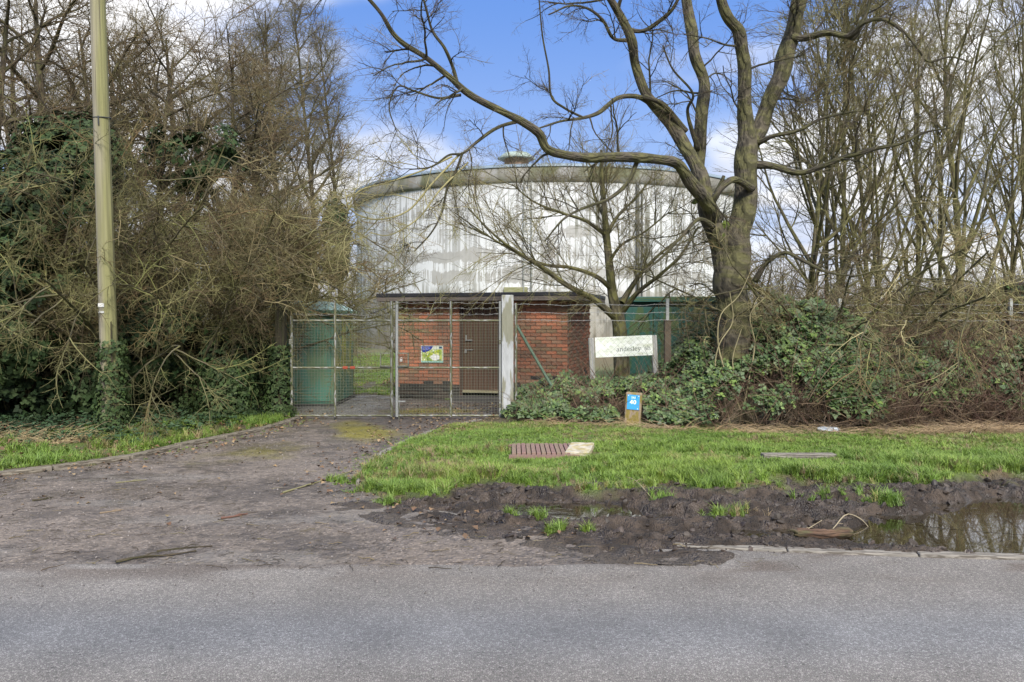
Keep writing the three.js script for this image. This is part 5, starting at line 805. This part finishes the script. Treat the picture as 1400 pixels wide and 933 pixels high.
[[25, 12.7, 430, 1.0, 1.3, 'dark ivy mass hanging in the hawthorn over dry grass'], [50, 13.4, 300, 1.1, 1.2, 'high dark ivy mass among branches left of the pole'.replace(' left of', ' above and behind')], [205, 13.9, 470, 1.0, 0.9, 'dark ivy mass low behind the utility pole'], [285, 14.6, 500, 1.3, 0.9, 'dark ivy mass in the hollow under the hedge'], [8, 13.2, 540, 1.0, 0.8, 'dark ivy mass on the ground below the hawthorn'], [105, 13.8, 515, 1.3, 0.8, 'dark ivy and holly mass filling the hedge bottom'], [95, 15.5, 225, 1.2, 1.0, 'ivy high in the woodland crown'], [268, 17, 215, 1.1, 0.8, 'ivy clump in the crown above the hedge'], [458, 27, 330, 0.5, 1.6, 'ivy on the thin tree touching the tank'], [405, 21.8, 395, 0.6, 1.4, 'ivy on the slim tree over the kiosk']].forEach(([px, d, py, rx, ry, label], i) => { const p = P(px, py, d); ivyOn('ivy_mass', label, blob(p.x, p.y, p.z, rx, ry, 0.8), 5200, 640 + i, 2.0, [[0.018, 0.034, 0.012], [0.026, 0.048, 0.015], [0.045, 0.07, 0.025]]); });
{ // ivy and dock spreading over the ground under the hedge
  const r = rng(99), c = new Copies(); for (let i = 0; i < 5500; i++) { const x = -9.5 + 6 * r(), z = -10.4 - 3.6 * r(), d = -insideDrive(x, z); if (d < 0.5 || z > -10.9 + 0.4 * fbm(x, 3, 2) - 0.25 * (x + 6) * 0.3 && r() < 0.8) continue; c.add(V(x, groundY(x, z) + 0.02 + 0.12 * r(), z), randQ(r, 0.4), 0.8 + 0.9 * r(), tint(r, r() < 0.7 ? [0.04, 0.075, 0.034] : [0.065, 0.1, 0.05], 0.3)); }
  const o = c.build('ground_ivy', ivyLeaf, ivyMat); o.userData.label = 'low ivy spreading over the soil under the hedge'; o.userData.category = 'ground cover';
}
// ------------------------------------------------------------------ grass
{
  const r = rng(7), blades = (seed, n, h, out) => { const q = rng(seed), p = [], idx = []; for (let k = 0; k < n; k++) { const a = q() * 6.28, x0 = (q() - 0.5) * 0.05, z0 = (q() - 0.5) * 0.05, L = h * (0.55 + 0.6 * q()), bend = out * (0.3 + q()), w = 0.0022 + 0.0014 * q(), cx = Math.cos(a), cz = Math.sin(a), b = p.length / 3; for (const [t, ww] of [[0, 1], [0.5, 0.85], [1, 0.05]]) { const ox = x0 + cx * bend * L * t * t, oz = z0 + cz * bend * L * t * t, y = L * t * (1 - 0.25 * bend * t); p.push(ox - cz * w * ww, y, oz + cx * w * ww, ox + cz * w * ww, y, oz - cx * w * ww); } idx.push(b, b + 1, b + 2, b + 1, b + 3, b + 2, b + 2, b + 3, b + 4, b + 3, b + 5, b + 4); } const g = new THREE.BufferGeometry(); g.setAttribute('position', new THREE.Float32BufferAttribute(p, 3)); g.setIndex(idx); g.computeVertexNormals(); return g; };
  const tufts = [blades(1, 18, 0.04, 1.2), blades(2, 18, 0.05, 1.1), blades(3, 20, 0.115, 0.8)], cp = tufts.map(() => new Copies());
  const sow = (x, z, tall, s, patchy) => { const pale = fbm(x * 0.9 + 31, z * 1.3 + 8, 4), col = r() < 0.97 - 0.38 * sst(0.48, 0.64, pale) ? mix3([0.13, 0.235, 0.026], [0.25, 0.35, 0.05], fbm(x * 1.5, z * 1.5, 3) + 0.3 * (r() - 0.5))   : r() < 0.6 ? [0.3, 0.28, 0.09] : [0.3, 0.22, 0.12]; s *= 0.7 + 0.6 * fbm(x * 2.3 + 9, z * 2.3, 3); cp[tall ? 2 : r() < 0.5 ? 0 : 1].add(V(x, groundY(x, z) - 0.008, z), aim(V((r() - 0.5) * 0.4, 1, (r() - 0.5) * 0.4), r() * 6.28), s, tint(r, col, 0.22)); };
  const cover = (p) => Math.abs(p.x - G(742, 631).x) < 0.36 + 0.1 * fbm(p.z * 5, p.x, 2) && Math.abs(p.z - G(742, 631).z) < 0.2 + 0.4 * fbm(p.x * 4, 2.2, 2) || Math.abs(p.x - G(793, 633).x) < 0.2 && Math.abs(p.z - G(793, 633).z) < 0.3;
  for (let i = 0; i < 75000; i++) {                  // lawn between the drive, the mud and the brambles
    const x = -1.8 + 10.5 * r(), z = -7.4 - 5.6 * r(); if (insideDrive(x, z) > -0.04 || mudAt(x, z) > 0.4 || cover({ x, z })) continue; if (Math.abs(x / -z) > 0.72) continue;
    const edge = mudAt(x, z + 0.45) > 0.3, bare = fbm(x * 1.2 + 60, z * 1.2, 4); if (bare > 0.54 && r() < 0.72) continue; const long = sst(0.48, 0.6, fbm(x * 1.4 + 5, z * 2 + 5, 3)) * sst(-10.5, -8.4, z);
    if (bankTop(x, z) > 0.35) continue; sow(x, z, (edge && r() < 0.4) || r() < long * 0.45, 0.7 + 0.6 * r());
  }
  for (const [px, py, n, sp] of [[1030, 708, 60, 0.2], [1215, 700, 70, 0.13], [1245, 716, 40, 0.1], [1310, 712, 40, 0.1], [758, 732, 26, 0.1], [735, 713, 16, 0.07], [862, 705, 30, 0.1], [985, 706, 30, 0.16], [900, 690, 40, 0.2], [530, 690, 20, 0.15], [475, 660, 60, 0.25], [500, 672, 40, 0.2], [800, 728, 16, 0.1], [1120, 690, 40, 0.3], [1180, 690, 40, 0.25], [700, 712, 10, 0.1]]) { const c = G(px, py); for (let i = 0; i < n; i++) { const x = c.x + (r() + r() - 1) * sp, z = c.z + (r() + r() - 1) * sp * 0.7; if (groundY(x, z) < WATER) continue; sow(x, z, r() < 0.5, 0.6 + 0.5 * r()); } }
  for (let i = 0; i < 26000; i++) {                  // strip between the hedge and its kerb
    const x = -11 + 7.6 * r(), z = -6.2 - 8 * r(), d = -insideDrive(x, z); if (d < 0.07 || d > 2.0 || fbm(x * 1.6 + 8, z * 1.6, 3) < 0.3 + 0.11 * d) continue; sow(x, z, r() < 0.22, 0.8 + 0.7 * r());
  }
  for (let i = 0; i < 16000; i++) { const x = -7.5 + 6 * r(), z = -17.2 - 14 * r(); if (insideDrive(x, z) > -0.1) continue; if (fbm(x * 1.1, z * 0.6 + 3, 3) > 0.6) continue; sow(x, z, false, 1 + 0.7 * r()); }
  for (let i = 0; i < 900; i++) { const x = -4.5 + 3 * r(), z = -9 - 5 * r(), d = insideDrive(x, z); if (d < 0 || d > 0.3) continue; sow(x, z, false, 0.5 + 0.3 * r()); }
  const root = group('grass'); stuff(root); root.userData.label = 'bright green grass growing on the verges and behind the gate'; root.userData.category = 'grass';
  cp.forEach((c, i) => c.build('blades', tufts[i], grassMat, root));
}
// ------------------------------------------------------------------ litter of leaves, grit and twigs on drive and mud
{
  const r = rng(222), leaves = new Copies(), grit = new Copies(), bits = new Copies(), pebble = new THREE.IcosahedronGeometry(0.012, 0); { const p = pebble.attributes.position; for (let i = 0; i < p.count; i++) p.setY(i, p.getY(i) * 0.6); }
  const bit = new MB().tube([V(-0.06, 0, 0), V(-0.02, 0.006, 0.008), V(0.02, 0, -0.004), V(0.06, 0.004, 0.006)], (t) => 0.0032 * (1 - 0.5 * t), 4).geo();
  for (let i = 0; i < 5200; i++) {
    const x = -6 + 6.6 * r(), z = -6 - 10.5 * Math.pow(r(), 0.75), d = insideDrive(x, z); if (d < -0.4) continue; const many = Math.max(Math.exp(-Math.pow((d - 0.25) / 0.3, 2)), sst(-10.5, -13, z) * sst(-2.6, -1.2, x)); if (r() > 0.06 + 0.94 * many) continue;
    leaves.add(V(x, groundY(x, z) + 0.008 + 0.012 * r(), z), randQ(r, 0.35), 0.55 + 0.7 * r(), tint(r, [[0.13, 0.075, 0.04], [0.19, 0.12, 0.06], [0.09, 0.06, 0.04], [0.24, 0.17, 0.09]][Math.floor(r() * 4)], 0.3));
  }
  for (let i = 0; i < 1500; i++) { const x = -8.5 + 5.2 * r(), z = -9.4 - 4.5 * r(), d = -insideDrive(x, z); if (d < 0.05) continue; leaves.add(V(x, groundY(x, z) + 0.015 + 0.02 * r(), z), randQ(r, 0.5), 0.6 + 0.7 * r(), tint(r, [0.17, 0.1, 0.05], 0.35)); }
  for (let i = 0; i < 500; i++) { const x = -3.4 + 2.2 * r(), z = -20.5 - 2.2 * r(); leaves.add(V(x, groundY(x, z) + 0.05, z), randQ(r, 0.5), 1.2, tint(r, [0.2, 0.11, 0.06], 0.3)); }
  for (let i = 0; i < 9000; i++) { const near = r() < 0.3, x = -7 + 13 * r(), z = near ? -4.7 - 1.3 * Math.pow(r(), 0.6) : -5.6 - 7 * r(), d = insideDrive(x, z); if (d < 0.02 || (mudAt(x, z) > 0.3 && d < 0.8 && x > -1.7)) continue; const k = 0.1 + 0.2 * r() * r(); grit.add(V(x, groundY(x, z) + 0.002, z), randQ(r, 2), (near ? 0.6 : 1) * (0.35 + 0.8 * r() * r()), lin(k * 1.12, k, k * 0.92)); }
  for (let i = 0; i < 900; i++) { const x = -6 + 8 * r(), z = -5.5 - 8 * r() * r(), d = insideDrive(x, z); if (d < 0.02) continue; bits.add(V(x, groundY(x, z) + 0.005, z), QT.clone().setFromEuler(new THREE.Euler(0, r() * 6.28, 0)), 0.4 + 1.1 * r() * r(), tint(r, r() < 0.6 ? [0.06, 0.045, 0.03] : [0.16, 0.13, 0.07], 0.3)); }
  const clod = new THREE.IcosahedronGeometry(1, 1), clods = new Copies(); { const p = clod.attributes.position; for (let i = 0; i < p.count; i++) { const k = 0.7 + 0.6 * fbm(p.getX(i) * 2 + 7, p.getY(i) * 2 + p.getZ(i) * 3 + 5, 2); p.setXYZ(i, p.getX(i) * k * 1.3, p.getY(i) * k * 0.5, p.getZ(i) * k); } clod.computeVertexNormals(); }
  for (let i = 0; i < 8000; i++) { const x = -1.7 + 8 * r(), z = -5.9 - 2.4 * r(), d = insideDrive(x, z); if (d > 0.7 * r() * r() || mudAt(x, z) < 0.4 || (poolAt(x, z) > 0.45 && r() < 0.93)) continue; if (fbm(x * 3 + 1, z * 4, 3) < 0.44 && r() < 0.8) continue; const s = 0.004 + 0.03 * Math.pow(r(), 5); clods.add(V(x, groundY(x, z) - s * 0.05, z), randQ(r, 1), s, tint(r, [0.044, 0.033, 0.025], 0.4)); }
  const cl = clods.build('mud_clods', clod, std({ color: 0xffffff, roughness: 0.6 })); cl.userData.label = 'dark lumps of churned mud along the kerb'; cl.userData.category = 'mud';
  const a = leaves.build('leaf_litter', deadLeaf, dullLeaf); a.userData.label = 'brown dead leaves scattered along the drive and hedge foot'; a.userData.category = 'leaf litter';
  const b = grit.build('gravel', pebble, std({ color: 0xffffff })); b.userData.label = 'loose grit scattered over the drive and road edge'; b.userData.category = 'gravel';
  const c = bits.build('twig_litter', bit, twigMat); c.userData.label = 'small broken twigs scattered over the drive'; c.userData.category = 'twigs';
}
// far hedges closing the horizon
{
  const r = rng(1234), root = group('far_woods'); stuff(root); root.userData.label = 'distant line of bare hedge and trees on the horizon'; root.userData.category = 'woods';
  const spots = []; for (let i = 0; i < 3000; i++) { const a = (r() - 0.5) * 1.9, d = 52 + 30 * r(), x = Math.sin(a) * d * 1.3, z = -d, top = 3.2 + 5 * fbm(x * 0.06 + 3, 5, 3) * sst(10, -10, x) + 1.5 * fbm(x * 0.3, 8, 2); spots.push([V(x, farGround(x, z) + top * Math.pow(r(), 0.8), z), V(r() - 0.5, 0.8, r() - 0.5), 1.6 + 1.6 * r()]); }
  addCrown(root, spots, 'thorn', [0.13, 0.11, 0.075], r, 0.3, 'twigs');
}
renderer.render(scene, camera);
